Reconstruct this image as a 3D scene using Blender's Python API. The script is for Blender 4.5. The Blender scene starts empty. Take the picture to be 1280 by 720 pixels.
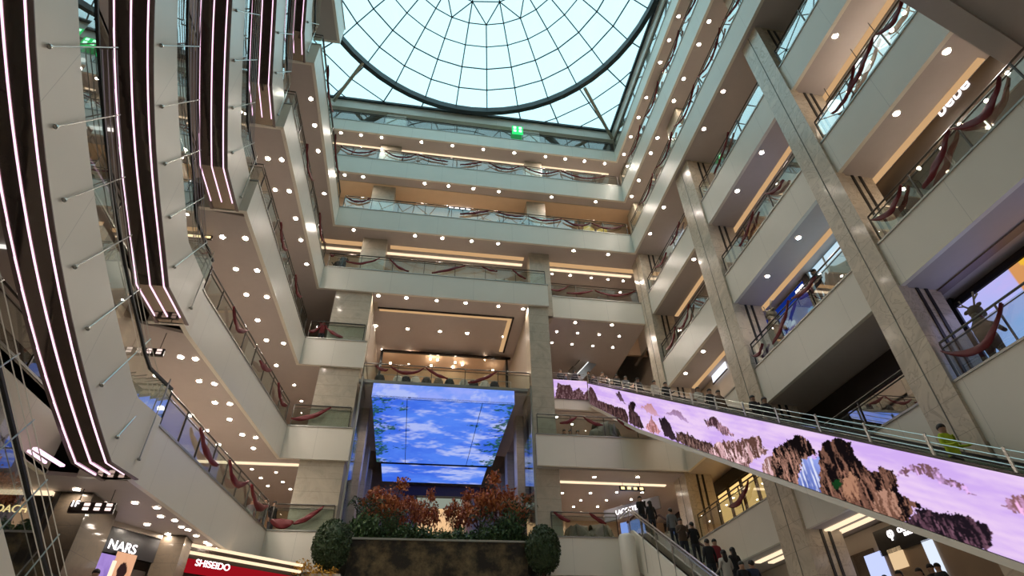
import bpy, math, random
from mathutils import Vector, Matrix, noise
random.seed(7)
scene = bpy.context.scene
COL = scene.collection
# ------------------------------------------------------------------ camera
F_PX, PITCH, ROLL, HEAD = 707.7, 0.658, -0.0241, math.radians(10.0)
_cp, _sp = math.cos(PITCH), math.sin(PITCH)
_cr, _sr = math.cos(ROLL), math.sin(ROLL)
_W = Matrix(((_cr, -_sr, 0), (_sr, _cr, 0), (0, 0, 1))) @ Matrix(((1, 0, 0), (0, _sp, -_cp), (0, _cp, _sp))) @ \
     Matrix(((math.cos(HEAD), -math.sin(HEAD), 0), (math.sin(HEAD), math.cos(HEAD), 0), (0, 0, 1)))
EYE = Vector((0, 0, 1.6))
def ray(u, v): return _W.transposed() @ Vector(((u - 640) / F_PX, (v - 360) / F_PX, 1.0))
def on_x(u, v, X): d = ray(u, v); return EYE + d * (X / d.x)
def on_y(u, v, Y): d = ray(u, v); return EYE + d * (Y / d.y)
def on_z(u, v, Z): d = ray(u, v); return EYE + d * ((Z - EYE.z) / d.z)
def on_p(u, v, p0, n): d = ray(u, v); return EYE + d * ((p0 - EYE).dot(n) / d.dot(n))
cam_d = bpy.data.cameras.new('camera'); cam = bpy.data.objects.new('camera', cam_d); COL.objects.link(cam)
cam_d.sensor_width = 36; cam_d.lens = F_PX / 1280 * 36; cam_d.clip_end = 400; cam_d.clip_start = .05
_r, _d, _f = _W[0], _W[1], _W[2]
cam.matrix_world = Matrix(((_r[0], -_d[0], -_f[0], EYE.x), (_r[1], -_d[1], -_f[1], EYE.y), (_r[2], -_d[2], -_f[2], EYE.z), (0, 0, 0, 1)))
scene.camera = cam

# ------------------------------------------------------------------ materials
def srgb(r, g, b):
    def c(x):
        x /= 255.0
        return x / 12.92 if x <= .04045 else ((x + .055) / 1.055) ** 2.4
    return (c(r), c(g), c(b), 1)
def new_mat(name):
    m = bpy.data.materials.new(name); m.use_nodes = True
    nt = m.node_tree; nt.nodes.clear()
    out = nt.nodes.new('ShaderNodeOutputMaterial')
    return m, nt, out
def pbr(name, col, rough=.5, metal=0., noise_amt=0., nscale=4., coat=0., spec=.5, bump=0.):
    m, nt, out = new_mat(name)
    b = nt.nodes.new('ShaderNodeBsdfPrincipled'); nt.links.new(b.outputs[0], out.inputs[0])
    c = col if len(col) == 4 else (*col, 1)
    b.inputs['Base Color'].default_value = c
    b.inputs['Roughness'].default_value = rough; b.inputs['Metallic'].default_value = metal
    b.inputs['Coat Weight'].default_value = coat; b.inputs['Specular IOR Level'].default_value = spec
    if noise_amt or bump:
        tc = nt.nodes.new('ShaderNodeNewGeometry'); n = nt.nodes.new('ShaderNodeTexNoise')
        n.inputs['Scale'].default_value = nscale; n.inputs['Detail'].default_value = 5
        nt.links.new(tc.outputs['Position'], n.inputs['Vector'])
        if noise_amt:
            mx = nt.nodes.new('ShaderNodeMix'); mx.data_type = 'RGBA'
            mx.inputs['A'].default_value = tuple(x * (1 - noise_amt) for x in c[:3]) + (1,)
            mx.inputs['B'].default_value = tuple(min(1, x * (1 + noise_amt)) for x in c[:3]) + (1,)
            nt.links.new(n.outputs['Fac'], mx.inputs['Factor']); nt.links.new(mx.outputs['Result'], b.inputs['Base Color'])
        if bump:
            bp = nt.nodes.new('ShaderNodeBump'); bp.inputs['Strength'].default_value = bump
            nt.links.new(n.outputs['Fac'], bp.inputs['Height']); nt.links.new(bp.outputs[0], b.inputs['Normal'])
    return m
def emit(name, col, strength):
    m, nt, out = new_mat(name)
    e = nt.nodes.new('ShaderNodeEmission'); e.inputs[0].default_value = col if len(col) == 4 else (*col, 1)
    e.inputs[1].default_value = strength; nt.links.new(e.outputs[0], out.inputs[0])
    return m
def attr_emit(name, strength):
    m, nt, out = new_mat(name)
    a = nt.nodes.new('ShaderNodeAttribute'); a.attribute_name = 'Col'
    e = nt.nodes.new('ShaderNodeEmission'); e.inputs[1].default_value = strength
    nt.links.new(a.outputs['Color'], e.inputs[0]); nt.links.new(e.outputs[0], out.inputs[0])
    return m
def panel_mat(name, col, pitch, rough, joint=.012, coat=0.):
    """painted panels with thin joints every `pitch` metres along the run"""
    m, nt, out = new_mat(name)
    b = nt.nodes.new('ShaderNodeBsdfPrincipled'); nt.links.new(b.outputs[0], out.inputs[0])
    b.inputs['Roughness'].default_value = rough; b.inputs['Coat Weight'].default_value = coat
    g = nt.nodes.new('ShaderNodeNewGeometry'); s = nt.nodes.new('ShaderNodeSeparateXYZ'); nt.links.new(g.outputs['Position'], s.inputs[0])
    ad = nt.nodes.new('ShaderNodeMath'); ad.operation = 'ADD'; nt.links.new(s.outputs[0], ad.inputs[0]); nt.links.new(s.outputs[1], ad.inputs[1])
    md = nt.nodes.new('ShaderNodeMath'); md.operation = 'FLOORED_MODULO'; nt.links.new(ad.outputs[0], md.inputs[0]); md.inputs[1].default_value = pitch
    lt = nt.nodes.new('ShaderNodeMath'); lt.operation = 'LESS_THAN'; nt.links.new(md.outputs[0], lt.inputs[0]); lt.inputs[1].default_value = joint
    n = nt.nodes.new('ShaderNodeTexNoise'); n.inputs['Scale'].default_value = .8; nt.links.new(g.outputs['Position'], n.inputs['Vector'])
    m0 = nt.nodes.new('ShaderNodeMix'); m0.data_type = 'RGBA'
    m0.inputs['A'].default_value = tuple(x * .96 for x in col[:3]) + (1,); m0.inputs['B'].default_value = tuple(min(1, x * 1.04) for x in col[:3]) + (1,)
    nt.links.new(n.outputs['Fac'], m0.inputs['Factor'])
    mx = nt.nodes.new('ShaderNodeMix'); mx.data_type = 'RGBA'; nt.links.new(lt.outputs[0], mx.inputs['Factor'])
    nt.links.new(m0.outputs['Result'], mx.inputs['A']); mx.inputs['B'].default_value = tuple(x * .72 for x in col[:3]) + (1,)
    nt.links.new(mx.outputs['Result'], b.inputs['Base Color'])
    return m
def marble_mat(name, col, vein, rough, course=.9):
    m, nt, out = new_mat(name)
    b = nt.nodes.new('ShaderNodeBsdfPrincipled'); nt.links.new(b.outputs[0], out.inputs[0])
    b.inputs['Roughness'].default_value = rough; b.inputs['Coat Weight'].default_value = .25; b.inputs['Coat Roughness'].default_value = .08
    g = nt.nodes.new('ShaderNodeNewGeometry')
    n = nt.nodes.new('ShaderNodeTexNoise'); n.inputs['Scale'].default_value = 1.3; n.inputs['Detail'].default_value = 8; n.inputs['Distortion'].default_value = 1.6
    nt.links.new(g.outputs['Position'], n.inputs['Vector'])
    r = nt.nodes.new('ShaderNodeValToRGB'); nt.links.new(n.outputs['Fac'], r.inputs[0])
    e = r.color_ramp.elements; e[0].position = .3; e[0].color = (*[c * .8 for c in col[:3]], 1); e[1].position = .7; e[1].color = (*[min(1, c * 1.1) for c in col[:3]], 1)
    v = r.color_ramp.elements.new(.515); v.color = (*vein[:3], 1)
    v2 = r.color_ramp.elements.new(.49); v2.color = (*col[:3], 1); v3 = r.color_ramp.elements.new(.54); v3.color = (*col[:3], 1)
    s = nt.nodes.new('ShaderNodeSeparateXYZ'); nt.links.new(g.outputs['Position'], s.inputs[0])
    md = nt.nodes.new('ShaderNodeMath'); md.operation = 'FLOORED_MODULO'; nt.links.new(s.outputs[2], md.inputs[0]); md.inputs[1].default_value = course
    lt = nt.nodes.new('ShaderNodeMath'); lt.operation = 'LESS_THAN'; nt.links.new(md.outputs[0], lt.inputs[0]); lt.inputs[1].default_value = .012
    mx = nt.nodes.new('ShaderNodeMix'); mx.data_type = 'RGBA'; nt.links.new(lt.outputs[0], mx.inputs['Factor']); nt.links.new(r.outputs[0], mx.inputs['A'])
    mx.inputs['B'].default_value = (*[c * .55 for c in col[:3]], 1)
    nt.links.new(mx.outputs['Result'], b.inputs['Base Color'])
    return m
def glass_mat(name, tint, gloss, rough=0., ior=1.5):
    m, nt, out = new_mat(name)
    t = nt.nodes.new('ShaderNodeBsdfTransparent'); t.inputs[0].default_value = (*tint, 1)
    g = nt.nodes.new('ShaderNodeBsdfGlossy'); g.inputs['Roughness'].default_value = rough; g.inputs[0].default_value = (1, 1, 1, 1)
    fr = nt.nodes.new('ShaderNodeFresnel'); fr.inputs[0].default_value = ior
    mu = nt.nodes.new('ShaderNodeMath'); mu.operation = 'MULTIPLY'; mu.use_clamp = True; nt.links.new(fr.outputs[0], mu.inputs[0]); mu.inputs[1].default_value = gloss
    mix = nt.nodes.new('ShaderNodeMixShader'); nt.links.new(mu.outputs[0], mix.inputs[0]); nt.links.new(t.outputs[0], mix.inputs[1]); nt.links.new(g.outputs[0], mix.inputs[2])
    nt.links.new(mix.outputs[0], out.inputs[0])
    return m
def person_mat():
    """clothes by height on the body; the shirt takes the object's own colour"""
    m, nt, out = new_mat('clothed_person')
    b = nt.nodes.new('ShaderNodeBsdfPrincipled'); nt.links.new(b.outputs[0], out.inputs[0]); b.inputs['Roughness'].default_value = .8
    tc = nt.nodes.new('ShaderNodeTexCoord'); s = nt.nodes.new('ShaderNodeSeparateXYZ'); nt.links.new(tc.outputs['Object'], s.inputs[0])
    oi = nt.nodes.new('ShaderNodeObjectInfo')
    def cmp(sock, op, val):
        n = nt.nodes.new('ShaderNodeMath'); n.operation = op; nt.links.new(sock, n.inputs[0]); n.inputs[1].default_value = val; return n.outputs[0]
    def mixc(f, a, bb):
        n = nt.nodes.new('ShaderNodeMix'); n.data_type = 'RGBA'; nt.links.new(f, n.inputs['Factor'])
        for k, x in (('A', a), ('B', bb)):
            if isinstance(x, tuple): n.inputs[k].default_value = x
            else: nt.links.new(x, n.inputs[k])
        return n.outputs['Result']
    skin = (.42, .25, .17, 1); trousers = (.03, .032, .045, 1); shoe = (.02, .018, .016, 1)
    c = mixc(cmp(s.outputs[2], 'GREATER_THAN', .08), shoe, trousers)
    c = mixc(cmp(s.outputs[2], 'GREATER_THAN', .87), c, oi.outputs['Color'])
    c = mixc(cmp(s.outputs[2], 'GREATER_THAN', 1.455), c, skin)
    ab = nt.nodes.new('ShaderNodeMath'); ab.operation = 'ABSOLUTE'; nt.links.new(s.outputs[0], ab.inputs[0])
    hx = cmp(ab.outputs[0], 'GREATER_THAN', .205); hz = cmp(s.outputs[2], 'LESS_THAN', .915)
    mm = nt.nodes.new('ShaderNodeMath'); mm.operation = 'MULTIPLY'; nt.links.new(hx, mm.inputs[0]); nt.links.new(hz, mm.inputs[1])
    c = mixc(mm.outputs[0], c, skin)
    nt.links.new(c, b.inputs['Base Color'])
    return m
M = {}
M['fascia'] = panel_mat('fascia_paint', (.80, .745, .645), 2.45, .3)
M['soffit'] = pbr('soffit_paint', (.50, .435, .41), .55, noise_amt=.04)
M['floor'] = pbr('gallery_stone', (.62, .54, .45), .25, noise_amt=.1, nscale=2)
M['court'] = pbr('court_stone', (.66, .60, .52), .2, noise_amt=.1, nscale=2)
M['wall'] = pbr('wall_paint', (.45, .38, .31), .6, noise_amt=.05)
M['marble'] = marble_mat('column_marble', (.66, .56, .435), (.50, .41, .31), .25)
M['sandstone'] = marble_mat('column_stone', (.50, .43, .33), (.46, .385, .29), .4, .6)
M['groove'] = pbr('dark_groove', (.02, .017, .015), .4)
M['steel'] = pbr('brushed_steel', (.55, .54, .5), .28, 1., noise_amt=.05)
M['dark_steel'] = pbr('dark_bronze', (.11, .10, .09), .35, .9)
M['curb'] = pbr('curb_metal', (.36, .36, .33), .35, .7)
M['brownstone'] = marble_mat('brown_stone', (.10, .072, .045), (.08, .06, .04), .75, .6)
M['glass'] = glass_mat('balustrade_glass', (.88, .93, .91), .5)
M['glass_left'] = glass_mat('clear_balustrade_glass', (.88, .93, .91), .2)
M['skyglass'] = glass_mat('skylight_glass', (.96, .99, 1.0), .6)
M['darkmirror'] = pbr('dark_mirror', (.20, .165, .135), .06, .75, noise_amt=.1)
M['led'] = emit('led_strip', (1.0, .60, .84), 1.9)
M['ledtrim'] = pbr('purple_brown_trim', (.22, .16, .15), .4)
M['cove'] = emit('cove_light', (1.0, .60, .29), .6)
M['cove_hot'] = emit('cove_light_bright', (1.0, .76, .50), 1.25)
M['tube'] = emit('slim_tube', (1, .95, .9), 1.0)
M['lamp'] = emit('downlight_lens', (1.0, .88, .76), 560); M['lamp_dim'] = emit('downlight_lens_dim', (1.0, .87, .74), 230)
M['lamp_small'] = emit('spot_lens', (1.0, .82, .62), 42)
M['lamp_ring'] = pbr('lamp_ring', (.8, .75, .68), .4)
M['ribbon'] = pbr('red_satin', (.15, .006, .010), .5, noise_amt=.3, nscale=6)
M['black'] = pbr('black_panel', (.012, .011, .011), .3)
M['rubber'] = pbr('black_rubber', (.015, .015, .015), .5)
M['frame'] = pbr('dome_steel', (.035, .05, .055), .5)
M['strut'] = pbr('strut_paint', (.50, .46, .36), .5)
M['person'] = person_mat()
M['hair'] = pbr('dark_hair', (.012, .009, .008), .6)
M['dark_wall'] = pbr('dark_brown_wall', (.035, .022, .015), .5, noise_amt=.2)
M['screen'] = attr_emit('led_screen_picture', 1.0)
M['bezel'] = pbr('screen_edge', (.16, .15, .13), .5)
M['white_sign'] = emit('white_sign_letters', (1, .93, .95), 2.6)
M['warm_sign'] = emit('gold_sign_letters', (1, .72, .32), 2.0)
M['green_sign'] = emit('green_exit_sign', (.04, .9, .22), 1.1)
M['green_dim'] = emit('green_exit_sign_dim', (.03, .30, .10), .7)
M['peach'] = pbr('peach_plaster', (.66, .47, .32), .6, noise_amt=.06)
M['white_lamp'] = emit('white_globe_lamp', (1, .98, .95), 1.6)
M['peach_lit_ceiling'] = pbr('painted_peach_light', (.86, .62, .41), .5, noise_amt=.06, nscale=2)  # light peach colour stands in for warm light on the soffit
M['wood'] = pbr('light_wood_panel', (.50, .36, .24), .5, noise_amt=.12, nscale=3)

# ------------------------------------------------------------------ mesh building
def blotch_mat(name, dark, gold, rough, scale):
    m, nt, out = new_mat(name); b = nt.nodes.new('ShaderNodeBsdfPrincipled'); nt.links.new(b.outputs[0], out.inputs[0]); b.inputs['Roughness'].default_value = rough
    g = nt.nodes.new('ShaderNodeNewGeometry'); n = nt.nodes.new('ShaderNodeTexNoise'); n.inputs['Scale'].default_value = scale; n.inputs['Detail'].default_value = 7; n.inputs['Roughness'].default_value = .7
    nt.links.new(g.outputs['Position'], n.inputs['Vector']); r = nt.nodes.new('ShaderNodeValToRGB'); nt.links.new(n.outputs['Fac'], r.inputs[0]); e = r.color_ramp.elements
    e[0].position = .44; e[0].color = (*dark, 1); e[1].position = .72; e[1].color = (*gold, 1); nt.links.new(r.outputs[0], b.inputs['Base Color']); return m
class MB:
    def __init__(s): s.v, s.f, s.m = [], [], []; s.mi = 0
    def add(s, vs, fs):
        b = len(s.v); s.v += [tuple(p) for p in vs]
        for f in fs: s.f.append(tuple(b + i for i in f)); s.m.append(s.mi)
        return s
    def box(s, x0, y0, z0, x1, y1, z1):
        x0, x1 = min(x0, x1), max(x0, x1); y0, y1 = min(y0, y1), max(y0, y1); z0, z1 = min(z0, z1), max(z0, z1)
        return s.add([(x0, y0, z0), (x1, y0, z0), (x1, y1, z0), (x0, y1, z0), (x0, y0, z1), (x1, y0, z1), (x1, y1, z1), (x0, y1, z1)],
                     [(0, 3, 2, 1), (4, 5, 6, 7), (0, 1, 5, 4), (1, 2, 6, 5), (2, 3, 7, 6), (3, 0, 4, 7)])
    def sweep(s, path, sec, closed=False):
        """sec = closed polygon of (lateral, up); lateral is to the right of the travel direction in plan"""
        path = [Vector(p) for p in path]; n = len(path); k = len(sec); vs = []
        for i, p in enumerate(path):
            a = path[i - 1] if (i > 0 or closed) else None
            c = path[(i + 1) % n] if (i < n - 1 or closed) else None
            def nrm(t): t = Vector((t.x, t.y, 0)); t.normalize(); return Vector((t.y, -t.x, 0))
            if a is None: L = nrm(c - p)
            elif c is None: L = nrm(p - a)
            else:
                n1, n2 = nrm(p - a), nrm(c - p); L = (n1 + n2); q = L.length
                L = n1 if q < 1e-4 else L / q; L = L / max(.3, L.dot(n1))
            for (l, h) in sec: vs.append(p + L * l + Vector((0, 0, h)))
        fs = []
        for i in range(n if closed else n - 1):
            j = (i + 1) % n
            for q in range(k): fs.append((i * k + q, i * k + (q + 1) % k, j * k + (q + 1) % k, j * k + q))
        if not closed: fs += [tuple(range(k - 1, -1, -1)), tuple((n - 1) * k + q for q in range(k))]
        return s.add(vs, fs)
    def strip(s, path, l0, l1, h0, h1): return s.sweep(path, [(l0, h0), (l1, h0), (l1, h1), (l0, h1)])
    def tube(s, path, r, n=6):
        path = [Vector(p) for p in path]; vs = []
        for i, p in enumerate(path):
            t = (path[min(i + 1, len(path) - 1)] - path[max(i - 1, 0)]).normalized()
            u = t.cross(Vector((0, 0, 1)) if abs(t.z) < .95 else Vector((1, 0, 0))).normalized(); w = t.cross(u)
            for q in range(n):
                a = 2 * math.pi * q / n; vs.append(p + (u * math.cos(a) + w * math.sin(a)) * r)
        fs = [(i * n + q, i * n + (q + 1) % n, (i + 1) * n + (q + 1) % n, (i + 1) * n + q) for i in range(len(path) - 1) for q in range(n)]
        fs += [tuple(range(n - 1, -1, -1)), tuple((len(path) - 1) * n + q for q in range(n))]
        return s.add(vs, fs)
    def prism(s, pts, ext):
        n = len(pts); e = Vector(ext); pts = [Vector(p) for p in pts]
        return s.add(pts + [p + e for p in pts], [tuple(range(n)), tuple(range(2 * n - 1, n - 1, -1))] + [(i, i + n, (i + 1) % n + n, (i + 1) % n) for i in range(n)])
    def ball(s, c, rx, ry, rz, nu=10, nv=7):
        vs, fs = [], []
        for j in range(nv + 1):
            t = math.pi * j / nv
            for i in range(nu):
                a = 2 * math.pi * i / nu
                vs.append((c[0] + rx * math.sin(t) * math.cos(a), c[1] + ry * math.sin(t) * math.sin(a), c[2] + rz * math.cos(t)))
        for j in range(nv):
            for i in range(nu): fs.append((j * nu + i, (j + 1) * nu + i, (j + 1) * nu + (i + 1) % nu, j * nu + (i + 1) % nu))
        return s.add(vs, fs)
    def lathe(s, prof, n=14, c=(0, 0, 0)):
        vs = [(c[0] + r * math.cos(2 * math.pi * i / n), c[1] + r * math.sin(2 * math.pi * i / n), c[2] + z) for r, z in prof for i in range(n)]
        fs = [(j * n + i, j * n + (i + 1) % n, (j + 1) * n + (i + 1) % n, (j + 1) * n + i) for j in range(len(prof) - 1) for i in range(n)]
        return s.add(vs, fs)
    def mesh(s, name, mats, smooth=False):
        me = bpy.data.meshes.new(name); me.from_pydata(s.v, [], s.f)
        for m in (mats if isinstance(mats, (list, tuple)) else [mats]): me.materials.append(m)
        me.polygons.foreach_set('material_index', s.m)
        if smooth: me.polygons.foreach_set('use_smooth', [True] * len(s.f))
        me.update(); return me
    def build(s, name, mats, parent=None, smooth=False):
        o = bpy.data.objects.new(name, s.mesh(name, mats, smooth)); COL.objects.link(o)
        if parent is not None: o.parent = parent
        return o
def tag(o, label=None, cat=None, group=None, kind=None):
    if label: o['label'] = label
    if cat: o['category'] = cat
    if group: o['group'] = group
    if kind: o['kind'] = kind
    return o
def empty(name, loc=(0, 0, 0), rz=0., label=None, cat=None, group=None):
    o = bpy.data.objects.new(name, None); COL.objects.link(o); o.location = loc; o.rotation_euler = (0, 0, rz); o.empty_display_size = .2
    return tag(o, label, cat, group)
def struct(o, label=None): o['kind'] = 'structure'; return tag(o, label)
def copy_tree(src, parent=None):
    c = src.copy(); COL.objects.link(c); c.parent = parent
    for ch in src.children: copy_tree(ch, c)
    return c
def sub(root, mb, name, mats, smooth=False):
    """part built in world coordinates under a thing whose Empty stands at root.location (no rotation)"""
    L = root.location; mb.v = [(x - L.x, y - L.y, z - L.z) for x, y, z in mb.v]
    return mb.build(name, mats, root, smooth)
def bake_text(o):
    dg = bpy.context.evaluated_depsgraph_get(); me = bpy.data.meshes.new_from_object(o.evaluated_get(dg)); n = bpy.data.objects.new(o.name, me); COL.objects.link(n)
    n.parent = o.parent; n.matrix_world = o.matrix_basis.copy() if not o.parent else o.parent.matrix_basis @ o.matrix_basis
    nm = o.name; bpy.data.objects.remove(o); n.name = nm; return n
def text(body, name, size, mat, loc, xdir, up, parent=None, extrude=.015, align='CENTER', shear=0.):
    cu = bpy.data.curves.new(name, 'FONT'); cu.body = body; cu.size = size; cu.extrude = extrude; cu.align_x = align; cu.align_y = 'CENTER'; cu.shear = shear
    cu.materials.append(mat); o = bpy.data.objects.new(name, cu); COL.objects.link(o)
    x = Vector(xdir).normalized(); y = Vector(up).normalized(); z = x.cross(y)
    loc = Vector(loc) - (parent.location if parent else Vector((0, 0, 0)))
    o.matrix_world = Matrix(((x.x, y.x, z.x, loc.x), (x.y, y.y, z.y, loc.y), (x.z, y.z, z.z, loc.z), (0, 0, 0, 1)))
    if parent: o.parent = parent
    FONTS.append(o); return o
FONTS = []
ORD = ['first', 'second', 'third', 'fourth', 'fifth', 'sixth', 'seventh', 'eighth', 'ninth', 'tenth', 'eleventh', 'twelfth', 'thirteenth', 'fourteenth', 'fifteenth', 'sixteenth', 'seventeenth', 'eighteenth', 'nineteenth', 'twentieth']
# ================================================================== the building
Z = {0: 3.4, 1: 8.5, 2: 13.3, 3: 18.3, 4: 23.3, 5: 28.3, 6: 33.3, 7: 37.3}
H = {1: 1.65, 2: 1.65, 3: 1.65, 4: 1.65, 5: 1.65, 6: 1.65, 7: 1.2}
ZS = {n: Z[n] - H[n] for n in H}          # underside of each gallery slab
LEFT = {1: ((-7.3, 16.3), (-6.25, 27)), 2: ((-7.55, 16.6), (-6.4, 27)), 3: ((-6.95, 16.3), (-6.55, 27)), 4: ((-6.75, 16.0), (-6.45, 27)), 5: ((-6.45, 16.1), (-6.4, 27))}
XR = lambda n: 13.6 if n <= 4 else 13.2
NAME = {1: 'second storey', 2: 'third storey', 3: 'fourth storey', 4: 'fifth storey', 5: 'sixth storey', 6: 'seventh storey', 7: 'top storey'}
_n_trim = [0]
def fascia(path, n, label, z0=None, z1=None):
    _n_trim[0] += 1; z0 = ZS[n] if z0 is None else z0; z1 = Z[n] if z1 is None else z1
    mb = MB(); mb.strip([(x, y, 0) for x, y in path], -.15, 0, z0, z1 - .06)
    mb.mi = 1; mb.strip([(x, y, 0) for x, y in path], -.2, .035, z1 - .06, z1)
    return struct(mb.build('trim_%d' % _n_trim[0], [M['fascia'], M['curb']]), label)
def slab(pts, n, label, z=None, soffit=None, what='both', mat='soffit'):
    """floor finish and soffit of a gallery, plan polygon pts"""
    zf = (Z[n] - .1) if z is None else z; zs = (ZS.get(n, 0) + .03) if soffit is None else soffit
    if what in ('both', 'floor'):
        struct(MB().prism([(x, y, zf - .25) for x, y in pts], (0, 0, .25)).build('floor', M['floor']), label + ' floor')
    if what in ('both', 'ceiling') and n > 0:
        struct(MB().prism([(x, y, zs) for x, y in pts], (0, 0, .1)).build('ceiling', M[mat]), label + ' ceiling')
# ---- court, outer shell
struct(MB().box(-14, -10, -.2, 16.4, 27, 0).build('floor', M['court']), 'stone floor of the court')
slab([(-14, 16), (-9.5, 16), (-3.4, 26.4), (5.8, 26.4), (13.6, 26.4), (13.6, -10), (16.4, -10), (16.4, 40), (-14, 40)], 0, 'ground storey', z=Z[0])
for x0, y0, x1, y1 in ((-14.3, -10, -14, 41), (16.4, -10, 16.7, 41)):
    struct(MB().box(x0, y0, 0, x1, y1, 41.2).build('wall_left' if x0 < 0 else 'wall_right', M['wall']))
struct(MB().box(-14.3, 41, 0, 16.7, 41.3, 41.2).build('wall_back', M['wall']))
struct(MB().box(-14.3, -10.3, 0, 16.7, -10, 41.2).build('wall_front', M['fascia']))
# ---- galleries: back left corner, storeys two to four
for n in (1, 2, 3):
    (xa, ya), (xb, yb) = LEFT[n]
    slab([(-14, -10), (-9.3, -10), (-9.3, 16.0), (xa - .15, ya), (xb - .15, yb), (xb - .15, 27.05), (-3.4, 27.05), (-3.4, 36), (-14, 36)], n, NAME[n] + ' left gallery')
    fascia([(-8.6, 15.95), (xa, 15.95), (xa, ya), (xb, yb), (-3.3, 27)], n, 'pale balcony front of the left gallery and back left corner, ' + NAME[n])
    fascia([(-9.3, -10), (-9.3, 15.9)], n, 'balcony front behind the escalators, ' + NAME[n])
(xa, ya), (xb, yb) = LEFT[4]
slab([(-14, -10), (-9.3, -10), (-9.3, 16.0), (xa - .15, ya), (xb - .15, 27.1), (7.0, 27.1), (7.0, 28.2), (13.6, 28.2), (13.6, 36), (-14, 36)], 4, NAME[4] + ' left and back gallery')
fascia([(-8.3, 15.95), (xa, 15.95), (xa, ya), (xb, yb), (7.0, 27), (7.0, 28.1), (13.5, 28.1)], 4, 'pale balcony front of the fifth storey stepping back beside the stone column')
fascia([(-9.3, -10), (-9.3, 15.9)], 4, 'balcony front behind the escalators, fifth storey')
(xa, ya), (xb, yb) = LEFT[5]
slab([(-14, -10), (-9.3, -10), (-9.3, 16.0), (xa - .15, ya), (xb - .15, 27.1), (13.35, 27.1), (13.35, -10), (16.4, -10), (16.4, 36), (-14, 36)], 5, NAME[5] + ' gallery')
fascia([(-8.0, 15.95), (xa, 15.95), (xa, ya), (xb, yb), (13.2, 27), (13.2, 1.0)], 5, 'long pale balcony front of the sixth storey round three sides')
fascia([(-9.3, -10), (-9.3, 15.9)], 5, 'balcony front behind the escalators, sixth storey')
slab([(-14, 27.1), (13.35, 27.1), (13.35, -10), (16.4, -10), (16.4, 36), (-14, 36)], 6, NAME[6] + ' gallery')
fascia([(-13.9, 27), (13.2, 27), (13.2, 1.0)], 6, 'pale balcony front of the seventh storey along the back and right')
slab([(-14, 27.1), (13.35, 27.1), (13.35, -10), (16.4, -10), (16.4, 36), (-14, 36)], 7, NAME[7] + ' gallery')
fascia([(-13.9, 27), (13.2, 27), (13.2, 1.0)], 7, 'narrow pale balcony front of the top storey under the dome')
struct(MB().box(-13, 27.85, ZS[6] - .02, 16.2, 29.5, ZS[6] + .02).build('ceiling', M['peach_lit_ceiling']), 'ceiling panel coloured as warm peach light over the back of the sixth storey')
# left gallery piece high up beside the dome
slab([(-9.6, 0), (-7.0, 0), (-6.35, 17.6), (-9.6, 17.6)], 6, 'seventh storey left landing')
fascia([(-7.0, 0), (-6.2, 17.75), (-9.6, 17.75)], 6, 'pale balcony front of the seventh storey landing beside the dome')
# ---- back right corner
slab([(5.8, 27.1), (13.7, 27.1), (13.7, 28.4), (16.4, 28.4), (16.4, 36), (5.8, 36)], 1, 'second storey back right')
fascia([(6.2, 27), (9.75, 27), (9.75, 26.6)], 1, 'pale balcony front of the second storey beside the lower escalator')
slab([(5.8, 27.1), (13.7, 27.1), (13.7, 28.4), (16.4, 28.4), (16.4, 36), (5.8, 36)], 2, 'third storey back right')
fascia([(5.75, 26.6), (13.55, 26.6), (13.55, 20.4)], 2, 'pale balcony front of the third storey under the landscape screen')
slab([(7.2, 30.95), (16.4, 30.95), (16.4, 36), (7.2, 36)], 3, 'fourth storey back right')
# ---- right galleries, storeys two to five between the columns
for n in (1, 2, 3, 4):
    slab([(13.7, 28.4), (13.7, -10), (16.4, -10), (16.4, 28.4)], n, NAME[n] + ' right gallery')
    for nm, y0, y1 in (('far', 27.0, 20.55), ('middle', 18.95, 12.35), ('near', 11.15, -2.0)):
        if n == 2 and nm == 'far': continue
        fascia([(13.6, y0), (13.6, y1)], n, 'pale balcony front of the %s in the %s bay of the right side' % (NAME[n], nm))
# ---- columns
def column(x0, y0, x1, y1, z0, z1, mat, label, stripes=None, groove=None):
    o = struct(MB().box(x0, y0, z0, x1, y1, z1).build('column', M[mat]), label); o['category'] = 'column'
    if groove:   # shallow vertical joint in the middle of the face towards the court
        MB().box(x0 - .012, (y0 + y1) / 2 - .015, z0, x0 + .01, (y0 + y1) / 2 + .015, z1).build('face_joint', M['bezel'], o)
    if stripes:
        for dx in stripes: MB().box(x0 + dx - .05, y0 - .03, z0, x0 + dx + .05, y0 + .02, z1).build('dark_stripe', M['groove'], o)
    return o
for lab, y0, y1 in (('nearest', 11.15, 12.35), ('middle', 18.95, 20.55), ('far corner', 27.0, 28.4)):
    column(13.5, y0, 13.85, y1, 0, ZS[5], 'marble', 'beige marble column of the right side, the %s one' % lab, groove=True)
    column(13.85, y0 + .08, 15.0, y1 - .08, 0, ZS[5], 'marble', 'marble pier with two dark stripes behind the %s column' % lab, stripes=(.36, .66))
    column(13.9, y0, 15.3, y1, ZS[5], 41, 'sandstone', 'stone column of the top storeys above the %s marble column' % lab)
column(-5.5, 27.15, -3.45, 28.6, 0, ZS[4], 'sandstone', 'stone column on the left of the blue sky screen')
column(5.75, 27.15, 6.95, 28.3, 0, ZS[4], 'sandstone', 'stone column on the right of the blue sky screen')
column(-4.7, 28.0, -3.18, 28.9, ZS[4], 41, 'sandstone', 'stone column of the top storeys above the left edge of the sky screen')
column(6.15, 28.0, 7.5, 28.9, ZS[4], 41, 'sandstone', 'stone column of the top storeys above the right edge of the sky screen')
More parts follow.
